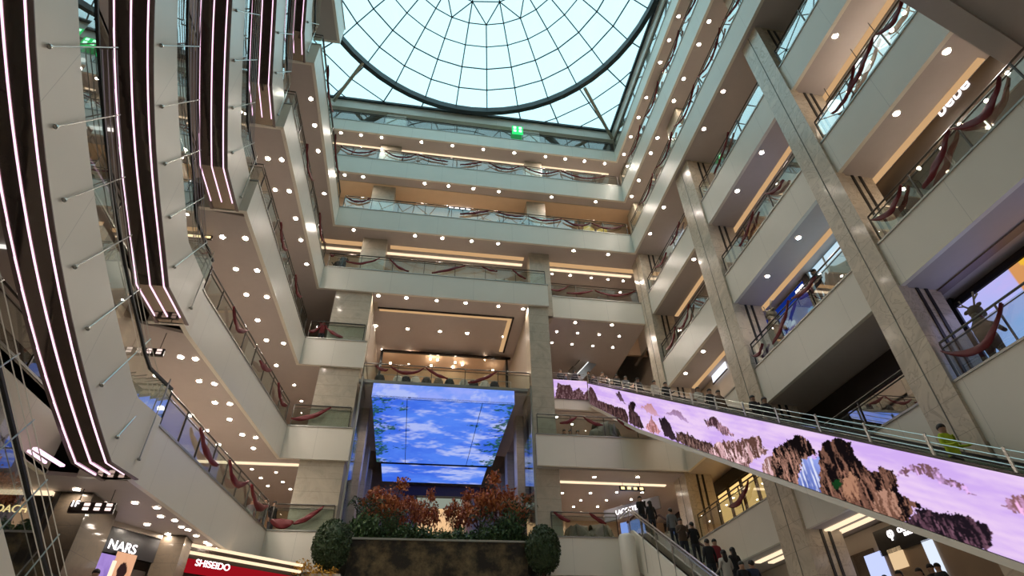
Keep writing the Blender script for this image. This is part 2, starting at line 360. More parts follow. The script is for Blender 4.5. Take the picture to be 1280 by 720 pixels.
for x in (-9.6,): column(x - .9, 17.3, x + .9, 19.0, Z[0], ZS[1], 'brownstone', 'stone pier behind the hanging ground floor sign', stripes=(.55, .95))
# ---- inner walls behind the galleries
def wall(side, x0, y0, z0, x1, y1, z1, mat='wall', label=None): return struct(MB().box(x0, y0, z0, x1, y1, z1).build('wall_' + side, M[mat]), label)
wall('back', -14, 29.9, Z[4], 6.9, 30.1, ZS[5], 'wall'); wall('back', -14, 29.5, Z[5], 16.3, 29.7, ZS[6], 'peach'); wall('back', -14, 29.5, Z[6], 16.3, 29.7, ZS[7], 'wall')
wall('back', -14, 30.0, Z[7], 16.3, 30.2, 41, 'wall'); wall('back', 6.9, 34.5, Z[4], 16.3, 34.7, ZS[5], 'peach')
wall('back', -14, 35.5, Z[0], -3.4, 35.7, ZS[4], 'peach'); wall('back', 7.0, 35.8, Z[0], 16.3, 36, ZS[4], 'peach')
wall('left', -3.75, 28.6, 0, -3.4, 36, ZS[4], 'wall'); wall('right', 5.8, 28.3, 0, 6.1, 36, Z[2], 'wall'); wall('right', 5.8, 28.3, Z[2], 6.1, 36, ZS[4], 'wall')
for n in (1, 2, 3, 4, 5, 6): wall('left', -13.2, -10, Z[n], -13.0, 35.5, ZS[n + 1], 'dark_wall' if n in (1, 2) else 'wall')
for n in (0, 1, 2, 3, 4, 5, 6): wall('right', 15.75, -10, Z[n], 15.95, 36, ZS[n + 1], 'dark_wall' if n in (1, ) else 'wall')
# beam round the skylight, and the roof beyond it
SX0, SX1, SY0, SY1, ZR = -11.0, 13.75, 2.7, 27.9, 41.0
bm_ = MB()
for x0, y0, x1, y1 in ((SX0 - .4, SY1, SX1 + .4, SY1 + .4), (SX1, SY0 - .4, SX1 + .4, SY1), (SX0 - .4, SY0 - .4, SX0, SY1), (SX0, SY0 - .4, SX1, SY0)): bm_.box(x0, y0, ZR - 1.0, x1, y1, ZR)
struct(bm_.build('trim_90', M['fascia']), 'pale beam round the skylight')
rf = MB()
for x0, y0, x1, y1 in ((-14.3, SY1 + .4, 16.7, 41.3), (-14.3, -10.3, 16.7, SY0 - .4), (-14.3, SY0 - .4, SX0 - .4, SY1 + .4), (SX1 + .4, SY0 - .4, 16.7, SY1 + .4)): rf.box(x0, y0, ZR - .2, x1, y1, ZR)
struct(rf.build('ceiling', M['soffit']), 'roof slab round the skylight')
# near bridge that cuts across the upper right
struct(MB().prism([(9.6, 4.62, 15.06), (16.4, 6.5, 15.06), (16.4, 1.0, 15.06), (9.6, 1.0, 15.06)], (0, 0, 1.2)).build('ceiling', M['soffit']), 'underside of the near bridge at the upper right')
struct(MB().strip([(9.6, 4.62, 0), (16.4, 6.5, 0)], 0, .48, 14.8, 15.06).build('trim_91', M['soffit']), 'lowered edge of the near bridge')

# ------------------------------------------------------------------ skylight dome
C0 = Vector((1.46, 15.39, ZR)); R0 = 12.07; RISE = 3.5; RS = (R0 * R0 + RISE * RISE) / (2 * RISE); NR = 30; A0 = math.radians(7.9)
def dome_pt(r, k): 
    a = A0 + 2 * math.pi * k / NR
    return Vector((C0.x + r * math.sin(a), C0.y + r * math.cos(a), ZR + RISE - RS + math.sqrt(RS * RS - r * r)))
RR = [R0, 10.7, 9.3, 7.8, 6.3]
dome = empty('window_1', tuple(C0)); struct(dome, 'round glazed dome in the roof'); 
g = MB(); pan = MB()
for i, r in enumerate(RR):
    for k in range(NR):
        if i: g.tube([dome_pt(r, k), dome_pt(r, k + 1)], .055 if i < 3 else .045, 4)
        if i < len(RR) - 1:
            g.tube([dome_pt(r, k), dome_pt(RR[i + 1], k)], .045, 4)
            pan.add([dome_pt(r, k), dome_pt(r, k + 1), dome_pt(RR[i + 1], k + 1), dome_pt(RR[i + 1], k)], [(0, 1, 2, 3)])
rin, rin2 = 4.85, 2.3
for k in range(0, NR, 2):
    p = dome_pt(rin, k + 1); q = dome_pt(rin, k + 3)
    g.tube([p, q], .045, 4)
    for kk in (k, k + 1, k + 2): g.tube([dome_pt(RR[-1], kk), p], .045, 4)
    for a, b in ((k, k + 1), (k + 1, k + 2)): pan.add([dome_pt(RR[-1], a), dome_pt(RR[-1], b), p], [(0, 1, 2)])
    pan.add([dome_pt(RR[-1], k + 2), q, p], [(0, 1, 2)])
    a, b = dome_pt(rin2, k + 1), dome_pt(rin2, k + 3)
    g.tube([a, b], .045, 4); g.tube([p, a], .045, 4); g.tube([a, dome_pt(0, 0)], .045, 4)
    pan.add([p, q, b, a], [(0, 1, 2, 3)]); pan.add([a, b, dome_pt(0, 0)], [(0, 1, 2)])
sub(dome, pan, 'glass', M['skyglass']); sub(dome, g, 'glazing_bars', M['frame'])
ring = MB(); ring.sweep([tuple(C0 + Vector((R0 * math.sin(2 * math.pi * k / 60 + A0), R0 * math.cos(2 * math.pi * k / 60 + A0), 0))) for k in range(60)], [(-.17, -.35), (.17, -.35), (.17, .2), (-.17, .2)], closed=True)
sub(dome, ring, 'ring_beam', M['frame'])
def rect_pt(a):
    dx, dy = math.sin(a), math.cos(a)
    t = min(((SX1 if dx > 0 else SX0) - C0.x) / dx if abs(dx) > 1e-6 else 1e9, ((SY1 if dy > 0 else SY0) - C0.y) / dy if abs(dy) > 1e-6 else 1e9)
    return t
flat = empty('window_2', tuple(C0)); struct(flat, 'flat glazing between the dome ring and the roof edge')
pan, g = MB(), MB()
NP = 120
for k in range(NP):
    a, b = 2 * math.pi * k / NP, 2 * math.pi * (k + 1) / NP
    def P(an, t): return C0 + Vector((math.sin(an) * t, math.cos(an) * t, .05))
    pan.add([P(a, R0), P(b, R0), P(b, max(R0, rect_pt(b))), P(a, max(R0, rect_pt(a)))], [(0, 1, 2, 3)])
for k in range(NR):
    a = A0 + 2 * math.pi * k / NR; t = rect_pt(a)
    if t > R0: g.tube([P(a, R0), P(a, t)], .05, 4)
for rr in (13.95, 15.6):
    for k in range(NR):
        a, b = A0 + 2 * math.pi * k / NR, A0 + 2 * math.pi * (k + 1) / NR
        pts = [P(a + (b - a) * q / 8, rr) for q in range(9) if rect_pt(a + (b - a) * q / 8) > rr]
        if len(pts) > 1: g.tube([pts[0], pts[-1]], .05, 4)
g.strip([(SX0, SY1 - .1, 0), (SX1, SY1 - .1, 0)], -.08, .08, ZR - .1, ZR + .1); g.strip([(SX1 - .1, SY1, 0), (SX1 - .1, SY0, 0)], -.08, .08, ZR - .1, ZR + .1)
sub(flat, pan, 'glass', M['skyglass']); sub(flat, g, 'glazing_bars', M['frame'])
for lab, p, q in (('back right', (13.6, 27.7, 39.9), (10.35, 24.0, 40.75)), ('back left', (-8.85, 27.7, 40.3), (-6.5, 24.35, 40.75))):
    s = MB(); p, q = Vector(p), Vector(q); w = Vector((.12, .1, 0))
    s.tube([p, q], .13, 8); o = s.build('roof_strut', M['strut']); tag(o, 'pale diagonal strut from the %s roof corner to the dome ring' % lab, 'strut')
    b = MB(); b.tube([p + Vector((0, 0, .5)), p + (q - p) * .5 + Vector((0, 0, .12))], .05, 6); b.build('brace', M['frame'], o)

# ------------------------------------------------------------------ glass balustrades
def along(path, d):
    for a, b in zip(path, path[1:]):
        L = (b - a).length
        if d <= L + 1e-6: return a + (b - a) * (d / L), (b - a) / L
        d -= L
    return path[-1], (path[-1] - path[-2]).normalized()
post_me = MB().box(-.02, -.02, 0, .02, .02, 1.08).add([], []).mesh('post', M['dark_steel'])
RAILS = {}
def railing(key, path, label, gap=1.7, h=1.1, post=True):
    path = [Vector(p) for p in path]; base = path[0].z
    r = empty('glass_railing', tuple(path[0]), 0, label, 'railing', 'glass railings of the galleries')
    gl = MB(); gl.strip(path, -.125, -.11, .03, h - .12)
    sub(r, gl, 'glass_panel', M['glass_left' if key[0] in 'LEB' else 'glass'])
    hr = MB(); hr.tube([p for p in offset(path, -.1, h)], .032, 6); sub(r, hr, 'handrail', M['dark_steel'])
    mr = MB(); mr.tube([p for p in offset(path, -.1, h - .18)], .018, 5); sub(r, mr, 'lower_rail', M['dark_steel'])
    if post:
        tot = sum((b - a).length for a, b in zip(path, path[1:])); n = max(2, int(tot / gap) + 1); lp = offset(path, -.1, 0)
        tl = sum((b - a).length for a, b in zip(lp, lp[1:]))
        for i in range(n):
            p, t = along(lp, tl * i / (n - 1)); o = bpy.data.objects.new('post', post_me); COL.objects.link(o); o.parent = r
            o.location = p - r.location; o.rotation_euler = (0, 0, math.atan2(t.y, t.x))
    RAILS[key] = offset(path, .03, 0)
    return r
def offset(path, l, h):
    out = []
    for i, p in enumerate(path):
        def nrm(t): t = Vector((t.x, t.y, 0)).normalized(); return Vector((t.y, -t.x, 0))
        if i == 0: L = nrm(path[1] - p)
        elif i == len(path) - 1: L = nrm(p - path[i - 1])
        else:
            n1, n2 = nrm(p - path[i - 1]), nrm(path[i + 1] - p); L = (n1 + n2).normalized(); L = L / max(.3, L.dot(n1))
        out.append(p + L * l + Vector((0, 0, h)))
    return out
def rl(n, pts): return [(x, y, Z[n]) for x, y in pts]
railing('B7', rl(7, [(-13.5, 27), (13.0, 27)]), 'glass railing along the back of the top storey, just under the dome')
railing('B6', rl(6, [(-13.5, 27), (13.05, 27)]), 'glass railing along the back of the seventh storey')
railing('B5', rl(5, [(-6.2, 27), (13.05, 27)]), 'glass railing along the back of the sixth storey, with toys and yellow butterfly behind')
railing('B4', rl(4, [(-6.3, 27), (6.9, 27)]), 'glass railing of the back gallery directly above the sky screen bay')
railing('B4r', rl(4, [(7.1, 28.1), (13.4, 28.1)]), 'set back glass railing right of the stone column, fifth storey')
for n in (3, 2, 1): railing('B%dl' % n, rl(n, [(LEFT[n][1][0] + .1, 27), (-3.55, 27)]), 'short glass railing at the back left corner of the ' + NAME[n])
railing('B2r', rl(2, [(5.85, 26.6), (13.0, 26.6)]), 'glass railing of the third storey below the landscape screen')
railing('B1r', rl(1, [(6.4, 27), (9.6, 27)]), 'glass railing in front of two elephant toys at the head of the lower escalator')
for n in (1, 2, 3, 4, 5):
    (xa, ya), (xb, yb) = LEFT[n]
    railing('L%d' % n, rl(n, [(xa - .9, 16.0), (xa, 16.0), (xa, ya + .3), (xb, yb - .2)]), 'glass railing along the left gallery of the ' + NAME[n], gap=1.3)
for n in (1, 2, 3, 4):
    for nm, y0, y1 in (('far', 26.9, 20.65), ('middle', 18.85, 12.45), ('near', 11.05, 2.0)):
        if (n == 2 and nm == 'far'): continue
        railing('R%d%s' % (n, nm), rl(n, [(13.6, y0), (13.6, y1)]), 'glass railing of the %s in the %s bay on the right side' % (NAME[n], nm))
for n in (5, 6, 7): railing('R%d' % n, rl(n, [(13.2, 26.8), (13.2, 2.0)]), 'long glass railing down the right side of the ' + NAME[n], gap=2.2)
for n in (1, 2, 3, 4, 5): railing('E%d' % n, rl(n, [(-9.3, 2.0), (-9.3, 15.8)]), 'glass railing behind the escalators on the ' + NAME[n], gap=2.2)

# ------------------------------------------------------------------ red cloth swags
def proj(p):
    c = _W @ (Vector(p) - EYE); return 640 + F_PX * c.x / c.z, 360 + F_PX * c.y / c.z
def swag_mesh(A, B, sag, wid, seed):
    rnd = random.Random(seed); A, B = Vector(A), Vector(B); d = (B - A); L = d.length; t = Vector((d.x, d.y, 0)).normalized(); nrm = Vector((t.y, -t.x, 0))
    mb = MB(); N = 14; K = 8; vs = []; ph = rnd.random() * 6
    for i in range(N + 1):
        s = i / N; c = A + d * s + Vector((0, 0, -sag * 4 * s * (1 - s))); w = .72 * wid * (.28 + .72 * math.sin(math.pi * min(1, max(0, s))) ** .8)
        for q in range(K):
            a = 2 * math.pi * q / K; z = math.cos(a) * w; th = math.sin(a) * .035 * (1 + .5 * math.sin(9 * s + ph + 3 * math.cos(a)))
            vs.append(c + nrm * (th + .03 * math.sin(14 * s + 4 * math.cos(a) + ph)) + Vector((0, 0, z)))
    fs = [(i * K + q, i * K + (q + 1) % K, (i + 1) * K + (q + 1) % K, (i + 1) * K + q) for i in range(N) for q in range(K)]
    fs += [tuple(range(K - 1, -1, -1)), tuple(N * K + q for q in range(K))]
    return mb.add(vs, fs)
PLACE = {}
def swags(key, place, items, axis='u'):
    """items: (start, end, height at start, height at end, sag, half width); start / end are where it hangs along the rail"""
    path = RAILS[key]; base = path[0].z
    tot = sum((b - a).length for a, b in zip(path, path[1:])); smp = [along(path, tot * i / 400)[0] for i in range(401)]
    val = [(proj(p + Vector((0, 0, .5)))[0] if axis == 'u' else (proj(p + Vector((0, 0, .5)))[1] if axis == 'v' else p.y)) for p in smp]
    for i, (s0, s1, h0, h1, sag, w) in enumerate(items):
        pa = smp[min(range(401), key=lambda k: abs(val[k] - s0))]; pb = smp[min(range(401), key=lambda k: abs(val[k] - s1))]
        if (pb - pa).length < .3: continue
        o = swag_mesh(pa + Vector((0, 0, h0)), pb + Vector((0, 0, h1)), sag, w, sum(map(ord, key)) * 7 + i).build('hanging_swag', M['ribbon'], None, True)
        lab = '%sred cloth swag on the %s' % ('' if len(items) == 1 else ORD[i] + ' ', place)
        tag(o, lab, 'ribbon', 'red cloth swags on the railings')
# swags read off the photograph along each railing
swags('B5', 'back railing of the sixth storey', [(432, 462, .85, .95, .35, .12), (575, 612, .35, .95, .05, .16), (620, 655, .95, .75, .15, .09), (660, 703, .8, .9, .3, .12), (705, 738, .8, .7, .35, .14), (740, 780, .75, .85, .4, .14)])
swags('B4', 'railing above the sky screen bay', [(404, 418, .95, .9, .15, .13), (433, 474, .45, .95, .3, .13), (485, 512, .98, .1, .2, .14), (540, 582, .1, .95, .05, .15), (602, 622, .98, .7, .1, .1), (640, 657, .98, .3, .1, .12)])
swags('B4r', 'set back railing right of the stone column', [(686, 712, .55, .98, .3, .12), (708, 742, .3, .7, .12, .14), (744, 795, .7, .95, .4, .14)])
swags('B3l', 'corner railing of the fourth storey', [(382, 402, .4, .95, .25, .16), (408, 430, .6, .1, .05, .16)])
swags('B2l', 'corner railing of the third storey', [(358, 412, .3, 1.0, .2, .2)])
swags('B1l', 'corner railing of the second storey', [(330, 368, .35, .3, .1, .3), (368, 402, .25, 1.0, .1, .2)])
swags('B2r', 'railing under the landscape screen', [(700, 722, .6, 1.0, .1, .15), (730, 754, 1.0, .6, .1, .16), (772, 795, 1.0, .4, .1, .16)])
swags('B1r', 'railing at the head of the lower escalator', [(693, 713, 1.05, .65, .05, .16), (738, 758, 1.05, .6, .05, .16)])
swags('B6', 'back railing of the seventh storey', [(425, 470, .85, .9, .5, .1), (480, 520, .9, .9, .5, .1), (522, 560, .9, .5, .1, .1), (575, 603, .3, .9, .05, .12), (610, 650, .9, .9, .5, .1), (655, 700, .9, .9, .5, .1), (702, 758, .9, .9, .5, .1)])
for n, its in ((1, [(18.6, 20.6, .9, .4, .2, .2), (21.4, 23.6, .9, .9, .45, .2), (24.0, 26.4, .9, .8, .4, .24)]), (2, [(18.6, 20.2, .9, .9, .4, .18), (22.0, 23.4, .6, .9, .1, .2), (24.5, 26.2, .9, .6, .3, .18)]),
               (3, [(19.2, 20.8, .95, .7, .3, .2), (22.8, 24.6, .9, .9, .4, .15)]), (4, [(18.8, 21.2, .9, .9, .5, .14), (23.5, 26, .9, .9, .5, .14)]), (5, [(17.6, 20.5, .9, .9, .55, .1), (22, 25, .9, .9, .55, .1)])):
    swags('L%d' % n, 'left gallery railing of the ' + NAME[n], its, 'y')
swags('R2near', 'near right railing under the shop sign', [(10.9, 9.5, .8, .9, .35, .16), (9.0, 7.55, .2, .95, .1, .2), (7.5, 5.9, .95, .95, .5, .2)], 'y')
swags('R3near', 'near right railing of the fourth storey', [(10.2, 8.6, .4, .95, .35, .12), (9.4, 7.6, .3, .95, .1, .17), (7.5, 6.2, .9, .95, .35, .16)], 'y')
swags('R2middle', 'middle right railing before the blue billboard', [(18.8, 17.9, .5, .55, .2, .13), (17.3, 15.6, .15, 1.05, .12, .16), (15.4, 13.9, 1.0, .9, .12, .14)], 'y')
swags('R3middle', 'middle right railing of the fourth storey', [(17.2, 15.6, .3, .95, .1, .16), (14.6, 13.4, .95, .5, .2, .14)], 'y')
swags('R1near', 'near right railing before the picture screen', [(11.0, 9.0, .8, .95, .55, .16)], 'y')
swags('R3far', 'far right railing of the fourth storey', [(26.2, 24.6, .3, .8, .3, .14), (24.2, 22.6, .4, .95, .3, .14)], 'y')
swags('R4far', 'far right railing of the fifth storey', [(25.5, 23.6, .9, .5, .3, .12), (23.0, 21.4, .5, .9, .2, .12)], 'y')
swags('R4middle', 'middle right railing of the fifth storey', [(17.2, 15.2, .2, .95, .1, .12)], 'y')
swags('R1far', 'far right railing before the golden shop', [(23.6, 21.6, .5, .95, .25, .2)], 'y')
swags('R5', 'long right railing of the sixth storey', [(25 - 3.2 * i, 22.2 - 3.2 * i, .9, .9, .6, .08) for i in range(6)], 'y')
swags('R6', 'long right railing of the seventh storey', [(25 - 3.4 * i, 22.2 - 3.4 * i, .9, .9, .6, .08) for i in range(5)], 'y')

# ------------------------------------------------------------------ downlights
def downlight_mesh(r, lens='lamp'):
    mb = MB(); mb.lathe([(r * 1.35, .0), (r * 1.35, -.02), (r, -.03), (r, -.012)], 14)
    mb.mi = 1; mb.add([(r * math.cos(2 * math.pi * i / 14), r * math.sin(2 * math.pi * i / 14), -.014) for i in range(14)], [tuple(range(13, -1, -1))])
    return mb.mesh('downlight', [M['lamp_ring'], M[lens]])
DL_BIG, DL_SMALL, DL_DIM, DL_DIMS = downlight_mesh(.085), downlight_mesh(.065), downlight_mesh(.085, 'lamp_dim'), downlight_mesh(.065, 'lamp_dim')
def downlights(z, pts, place, me=None):
    pts = sorted(pts)
    for i, (u, v) in enumerate(pts):
        o = bpy.data.objects.new('downlight', me or DL_BIG); COL.objects.link(o); p = on_z(u, v, z); lv = min(range(1, 8), key=lambda k: abs(ZS[k] - z)); (xa, ya), (xb, yb) = LEFT.get(lv, LEFT[5]); edge = xa + (xb - xa) * (p.y - ya) / (yb - ya)
        if edge - .4 < p.x < edge + 1.5 and p.y < 27: p.x = edge - .4
        if XR(lv) - 1 < p.x < XR(lv) + .4 and p.y < 27: p.x = XR(lv) + .4
        if 26.2 < p.y < 27.35 and p.x < 13 and lv != 1: p.y = 27.35
        o.location = (p.x, p.y, z)
        tag(o, '%s downlight from left in %s' % (ORD[i], place), 'ceiling light', 'round downlights in the gallery ceilings')
zs = lambda n: ZS[n] + .028
downlights(zs(7), [(426, 164), (451, 166), (477, 168), (527, 173), (566, 177), (605, 181), (644, 185), (683, 191), (708, 194), (732, 197), (757, 201)], 'the ceiling strip under the top storey at the back')
downlights(zs(7), [(840, 19), (829, 49), (819, 77), (801, 121), (792, 146), (782, 170), (774, 192)], 'the ceiling strip under the top storey on the right side')
downlights(zs(6), [(431, 218), (454, 220), (531, 227), (561, 230), (592, 233), (624, 237), (690, 244), (745, 251)], 'the ceiling under the seventh storey at the back')
downlights(zs(6), [(882, 26), (870, 55), (852, 98), (840, 126), (820, 172), (811, 191), (796, 225), (787, 245)], 'the ceiling under the seventh storey on the right side')
downlights(zs(5), [(442, 286), (519, 293), (553, 296), (590, 299), (623, 303), (717, 313), (760, 318)], 'the ceiling under the sixth storey at the back')
downlights(zs(5), [(690, 342), (713, 344), (739, 347), (760, 349), (779, 351)], 'the deep ceiling seen over the set back railing', DL_SMALL)
downlights(zs(5), [(903, 114), (879, 161), (829, 259), (812, 292)], 'the ceiling under the sixth storey on the right side')
downlights(zs(4), [(473, 369), (508, 372), (546, 375.5), (582, 378.5), (623, 382.5), (654, 386)], 'the front row over the sky screen bay')
downlights(zs(4), [(470, 407), (509.5, 411), (550, 414), (584, 416.5), (629, 420.5)], 'the second row over the sky screen bay')
downlights(zs(4), [(719, 403), (765, 406)], 'the front row right of the stone column')
downlights(zs(4), [(696, 414), (722, 416), (749, 418), (774, 420), (690, 428), (715, 430), (741, 432), (766, 434)], 'the two deep rows right of the stone column', DL_SMALL)
downlights(zs(4), [(1031, 43), (947, 190), (917, 238), (857, 323)], 'the ceiling under the fifth storey on the right side')
downlights(zs(3), [(1169, 62), (1116, 141), (998, 297), (959, 345), (878, 439), (852, 466)], 'the ceiling under the fourth storey on the right side')
downlights(zs(2), [(743, 596), (797, 596)], 'the front row under the third storey at the back right', DL_DIM)
downlights(zs(2), [(703, 616), (738, 616), (771, 615), (803, 615), (726, 625), (758, 625), (789, 624), (819, 624), (717, 633), (747, 633), (777, 632), (727, 640), (700, 646), (737, 641), (755, 646)], 'the shop ceiling over the two elephant toys', DL_DIMS)
downlights(zs(3), [(715, 530), (706, 543), (696, 521), (758, 549)], 'the passage ceiling just below the landscape screen', DL_SMALL)
downlights(zs(2), [(315, 586), (345, 590), (383, 595), (326, 597), (354, 602), (363, 611), (335, 607), (397, 614), (390, 605), (371, 619), (377, 627)], 'the deep ceiling over the second storey left corner', DL_DIMS)
downlights(zs(2), [(377, 574), (195, 469), (226, 446), (249, 476), (257, 449), (280, 480), (269, 503), (297, 505), (239, 519), (287, 524), (258, 538), (273, 555), (303, 543), (317, 560), (327, 547)], 'the ceiling under the third storey on the left side')
downlights(zs(3), [(403, 484), (377, 501), (368, 481), (410, 503)], 'the ceiling over the third storey left corner', DL_SMALL)
downlights(zs(3), [(278, 296), (309, 298), (295, 336), (323, 338), (308, 368), (335, 371), (322, 400), (333, 425), (357, 429), (343, 449), (402, 460)], 'the ceiling under the fourth storey on the left side')
downlights(zs(4), [(335, 198), (357, 200), (344, 237), (365, 239), (371, 273), (384, 330), (378, 300)], 'the ceiling under the fifth storey on the left side')
downlights(zs(5), [(393, 124), (397, 157), (402, 189), (408, 242)], 'the ceiling under the sixth storey on the left side')
downlights(zs(1), [(96, 611), (129, 628), (169, 628), (197, 634), (201, 645), (184, 655), (227, 650), (227, 658), (210, 667), (251, 662), (248, 669), (229, 676), (269, 678), (290, 681), (247, 683), (287, 686)], 'the ground storey ceiling at the lower left', DL_DIM)

# ------------------------------------------------------------------ cove lights
def cove(name_, x0, y0, x1, y1, z, mat, label, t=.05):
    o = MB().box(x0, y0, z - t, x1, y1, z + .01).build('cove_light', M[mat]); tag(o, label, 'strip light', 'warm cove lights of the galleries')
for n in (3, 4, 5):
    for nm, y0, y1 in (('far', 27.0, 20.7), ('middle', 20.4, 12.6), ('near', 12.2, 6.6 if n == 3 else 3.0)):
        if n == 5: continue
        cove('', 15.04, y0, 15.27, y1, ZS[n] + .03, 'cove', 'warm strip light in the %s right bay ceiling under the %s' % (nm, NAME[n]))
cove('', 14.9, 11.9, 15.2, 3.0, ZS[2] + .03, 'ledtrim', 'dark strip in the near right bay ceiling under the third storey')
cove('', 14.95, 33.5, 15.3, 27.6, ZS[3] + .03, 'cove', 'warm strip light in the far corner ceiling above the screen passage')
cove('', -12, 28.45, -3.4, 28.8, ZS[5] + .02, 'cove', 'wide warm strip light left of the columns under the sixth storey')
cove('', -12, 29.2, 5.9, 29.4, ZS[5] + .02, 'cove_hot', 'thin bright strip light behind the wide one under the sixth storey')
cove('', -3.0, 28.5, 5.9, 28.8, ZS[5] + .02, 'cove', 'wide warm strip light between the columns under the sixth storey')
cove('', 7.3, 28.75, 13.8, 29.1, ZS[5] + .02, 'cove', 'wide warm strip light at the right end under the sixth storey')
cove('', 7.3, 29.4, 13.8, 29.6, ZS[5] + .02, 'cove_hot', 'thin bright strip light at the right end under the sixth storey')
cove('', -12, 28.3, 13, 28.4, ZS[7] + .02, 'cove_hot', 'thin bright strip light under the top storey at the back')
cove('', 7.1, 28.75, 13.2, 28.95, ZS[2] + .02, 'cove_hot', 'warm strip light over the two elephant toys')
cove('', -12, 27.75, -4.6, 27.95, ZS[2] + .02, 'cove_hot', 'warm strip light over the second storey left corner')
cove('', 14.95, 24, 15.2, 14, ZS[1] + .02, 'cove_hot', 'warm strip light over the cosmetics shop, the one nearer the shop')
cove('', 14.35, 24, 14.6, 14, ZS[1] + .02, 'cove_hot', 'warm strip light over the cosmetics shop, the one nearer the column')

# ------------------------------------------------------------------ spiral escalators on the left
SL = .577
EX = {0: lambda y: -7.55, 1: lambda y: -7.70 + .0175 * (y - 10.3) ** 2 if y < 10.3 else -7.70 + .017 * (y - 10.3) ** 2, 2: lambda y: -7.41 + .0 * y if y > 12 else -7.41 + .0185 * (12 - y) ** 2,
      3: lambda y: -7.18 + .052 * (14 - y) + .009 * (14 - y) ** 2, 4: lambda y: -6.90 + .095 * (14 - y), 5: lambda y: -6.72 + .10 * (14.5 - y)}
post_esc = MB().tube([(0, -.05, 0), (0, -.05, 2.35)], .016, 6).lathe([(.05, -.01), (.05, .03), (.02, .05)], 8, (0, -.05, 0)).mesh('safety_post', M['steel'])
YK = {0: 14.6, 1: 14.8, 2: 14.05, 3: 13.95, 4: 14.0, 5: 14.5}
def escalator(n):
    z0 = ZS[n] if n else 1.75
    yk = YK[n]
    ys = [16.0, 15.6, yk + .45, yk, yk - .45] + [yk - .9 - .6 * i for i in range(14)]; ytop = yk - 5.5 / SL
    ys = [y for y in ys if y > ytop] + [ytop, ytop - 1.2]
    zc = lambda y: 0 if y >= yk else min(5.5, (yk - y) * SL)
    x = lambda y: EX[n](max(y, 4.5) if n != 1 else y)
    bot = [Vector((x(y), y, z0 + zc(y))) for y in ys]
    def zt(y):     # smooth top edge over the lower bend
        a = max(0, min(1, (yk + .9 - y) / 1.8)); return (yk - y) * SL * a * a * (3 - 2 * a) if a < 1 else zc(y)
    top = [Vector((p.x, y, z0 + 1.7 + (max(0, zt(y)) if y > yk - .9 else zc(y)))) for p, y in zip(bot, ys)]
    lab = ['lowest', 'second lowest', 'third lowest', 'fourth lowest', 'second highest', 'highest'][n]
    r = empty('escalator', tuple(bot[0]), 0, '%s of the stacked pale escalators on the left, with pink light lines underneath' % lab, 'escalator', 'stacked escalators on the left')
    W = .95
    def side(l0, l1):
        mb = MB(); vs = []; k = len(bot)
        L = offset(bot, 0, 0)
        for l in (l0, l1):
            vs += offset(bot, -l if False else l, 0) + [Vector((o.x, o.y, t.z)) for o, t in zip(offset(bot, l, 0), top)]
        fs = []
        for i in range(k - 1):
            fs += [(i, i + 1, k + i + 1, k + i), (2 * k + i, 3 * k + i, 3 * k + i + 1, 2 * k + i + 1), (k + i, k + i + 1, 3 * k + i + 1, 3 * k + i), (i, 2 * k + i, 2 * k + i + 1, i + 1)]
        fs += [(0, k, 3 * k, 2 * k), (k - 1, 3 * k - 1, 4 * k - 1, 2 * k - 1)]
        return mb.add(vs, fs)
    # travelling towards -y, the court side (+x) lies to the left: lateral is negative there
    sub(r, side(-.0, .06), 'side_panel', M['fascia']); sub(r, side(W - .06, W), 'side_panel', M['fascia'])
    u = MB(); u.strip(bot, .02, W - .02, .0, .05); sub(r, u, 'underside', M['darkmirror'])
    t_ = MB(); t_.strip(bot, -.01, .09, -.03, .0); t_.strip(bot, W - .09, W + .01, -.03, 0); sub(r, t_, 'underside_edge', M['ledtrim'])
    for l in (.115, .48, .84):
        s = MB(); s.strip(bot[1:], l, l + .028, -.03, .0); sub(r, s, 'led_line', M['led'])
    st = MB(); st.strip([Vector((b.x, b.y, t.z - .12)) for b, t in zip(bot, top)], .1, W - .1, -.15, 0); sub(r, st, 'step_band', M['dark_steel'])
    for l in (.03, W - .03):
        gl = MB(); gl.strip(top, l - .008, l + .008, 0, .85); sub(r, gl, 'glass_panel', M['glass'])
        hr = MB(); hr.strip([p + Vector((0, 0, .85)) for p in top], l - .04, l + .04, 0, .07); sub(r, hr, 'handrail', M['rubber'])
    # safety posts leaning square to the slope, with four wires
    nrm = Vector((0, .5, .866)); feet = []
    for i in range(7):
        y = yk - .2 - 1.28 * i
        if y < ytop: break
        p = Vector((x(y) + .05, y, z0 + zc(y) + .38)); feet.append(p)
        o = bpy.data.objects.new('safety_post', post_esc); COL.objects.link(o); o.parent = r; o.location = p - r.location; o.rotation_euler = (-math.radians(30), 0, 0)
    first = Vector((x(15.7) + .05, 15.7, z0 + .38)); o = bpy.data.objects.new('safety_post', post_esc); COL.objects.link(o); o.parent = r; o.location = first - r.location
    for d in (1.72, 1.92, 2.12, 2.3):
        w = MB(); w.tube([first + Vector((0, 0, d))] + [p + nrm * d for p in feet], .013, 4); sub(r, w, 'safety_wire', M['steel'])
for n in range(6): escalator(n)
# red swags hung inside the left escalators
for n in (0, 1, 2):
    zz = (ZS[n] if n else 1.75) + 2.5
    for i, (ya, yb) in enumerate(((13.0, 11.2), (10.4, 8.6))):
        xa = EX[n](ya) - .98; xb = EX[n](yb) - .98; yk = YK[n]
        o = swag_mesh((xa, ya, zz + (yk - ya) * SL), (xb, yb, zz + (yk - yb) * SL), .45, .16, n * 9 + i).build('hanging_swag', M['ribbon'], None, True)
        tag(o, '%s red cloth swag on the far handrail of the %s left escalator' % (['lower', 'upper'][i], ['lowest', 'second lowest', 'third lowest'][n]), 'ribbon', 'red cloth swags on the railings')
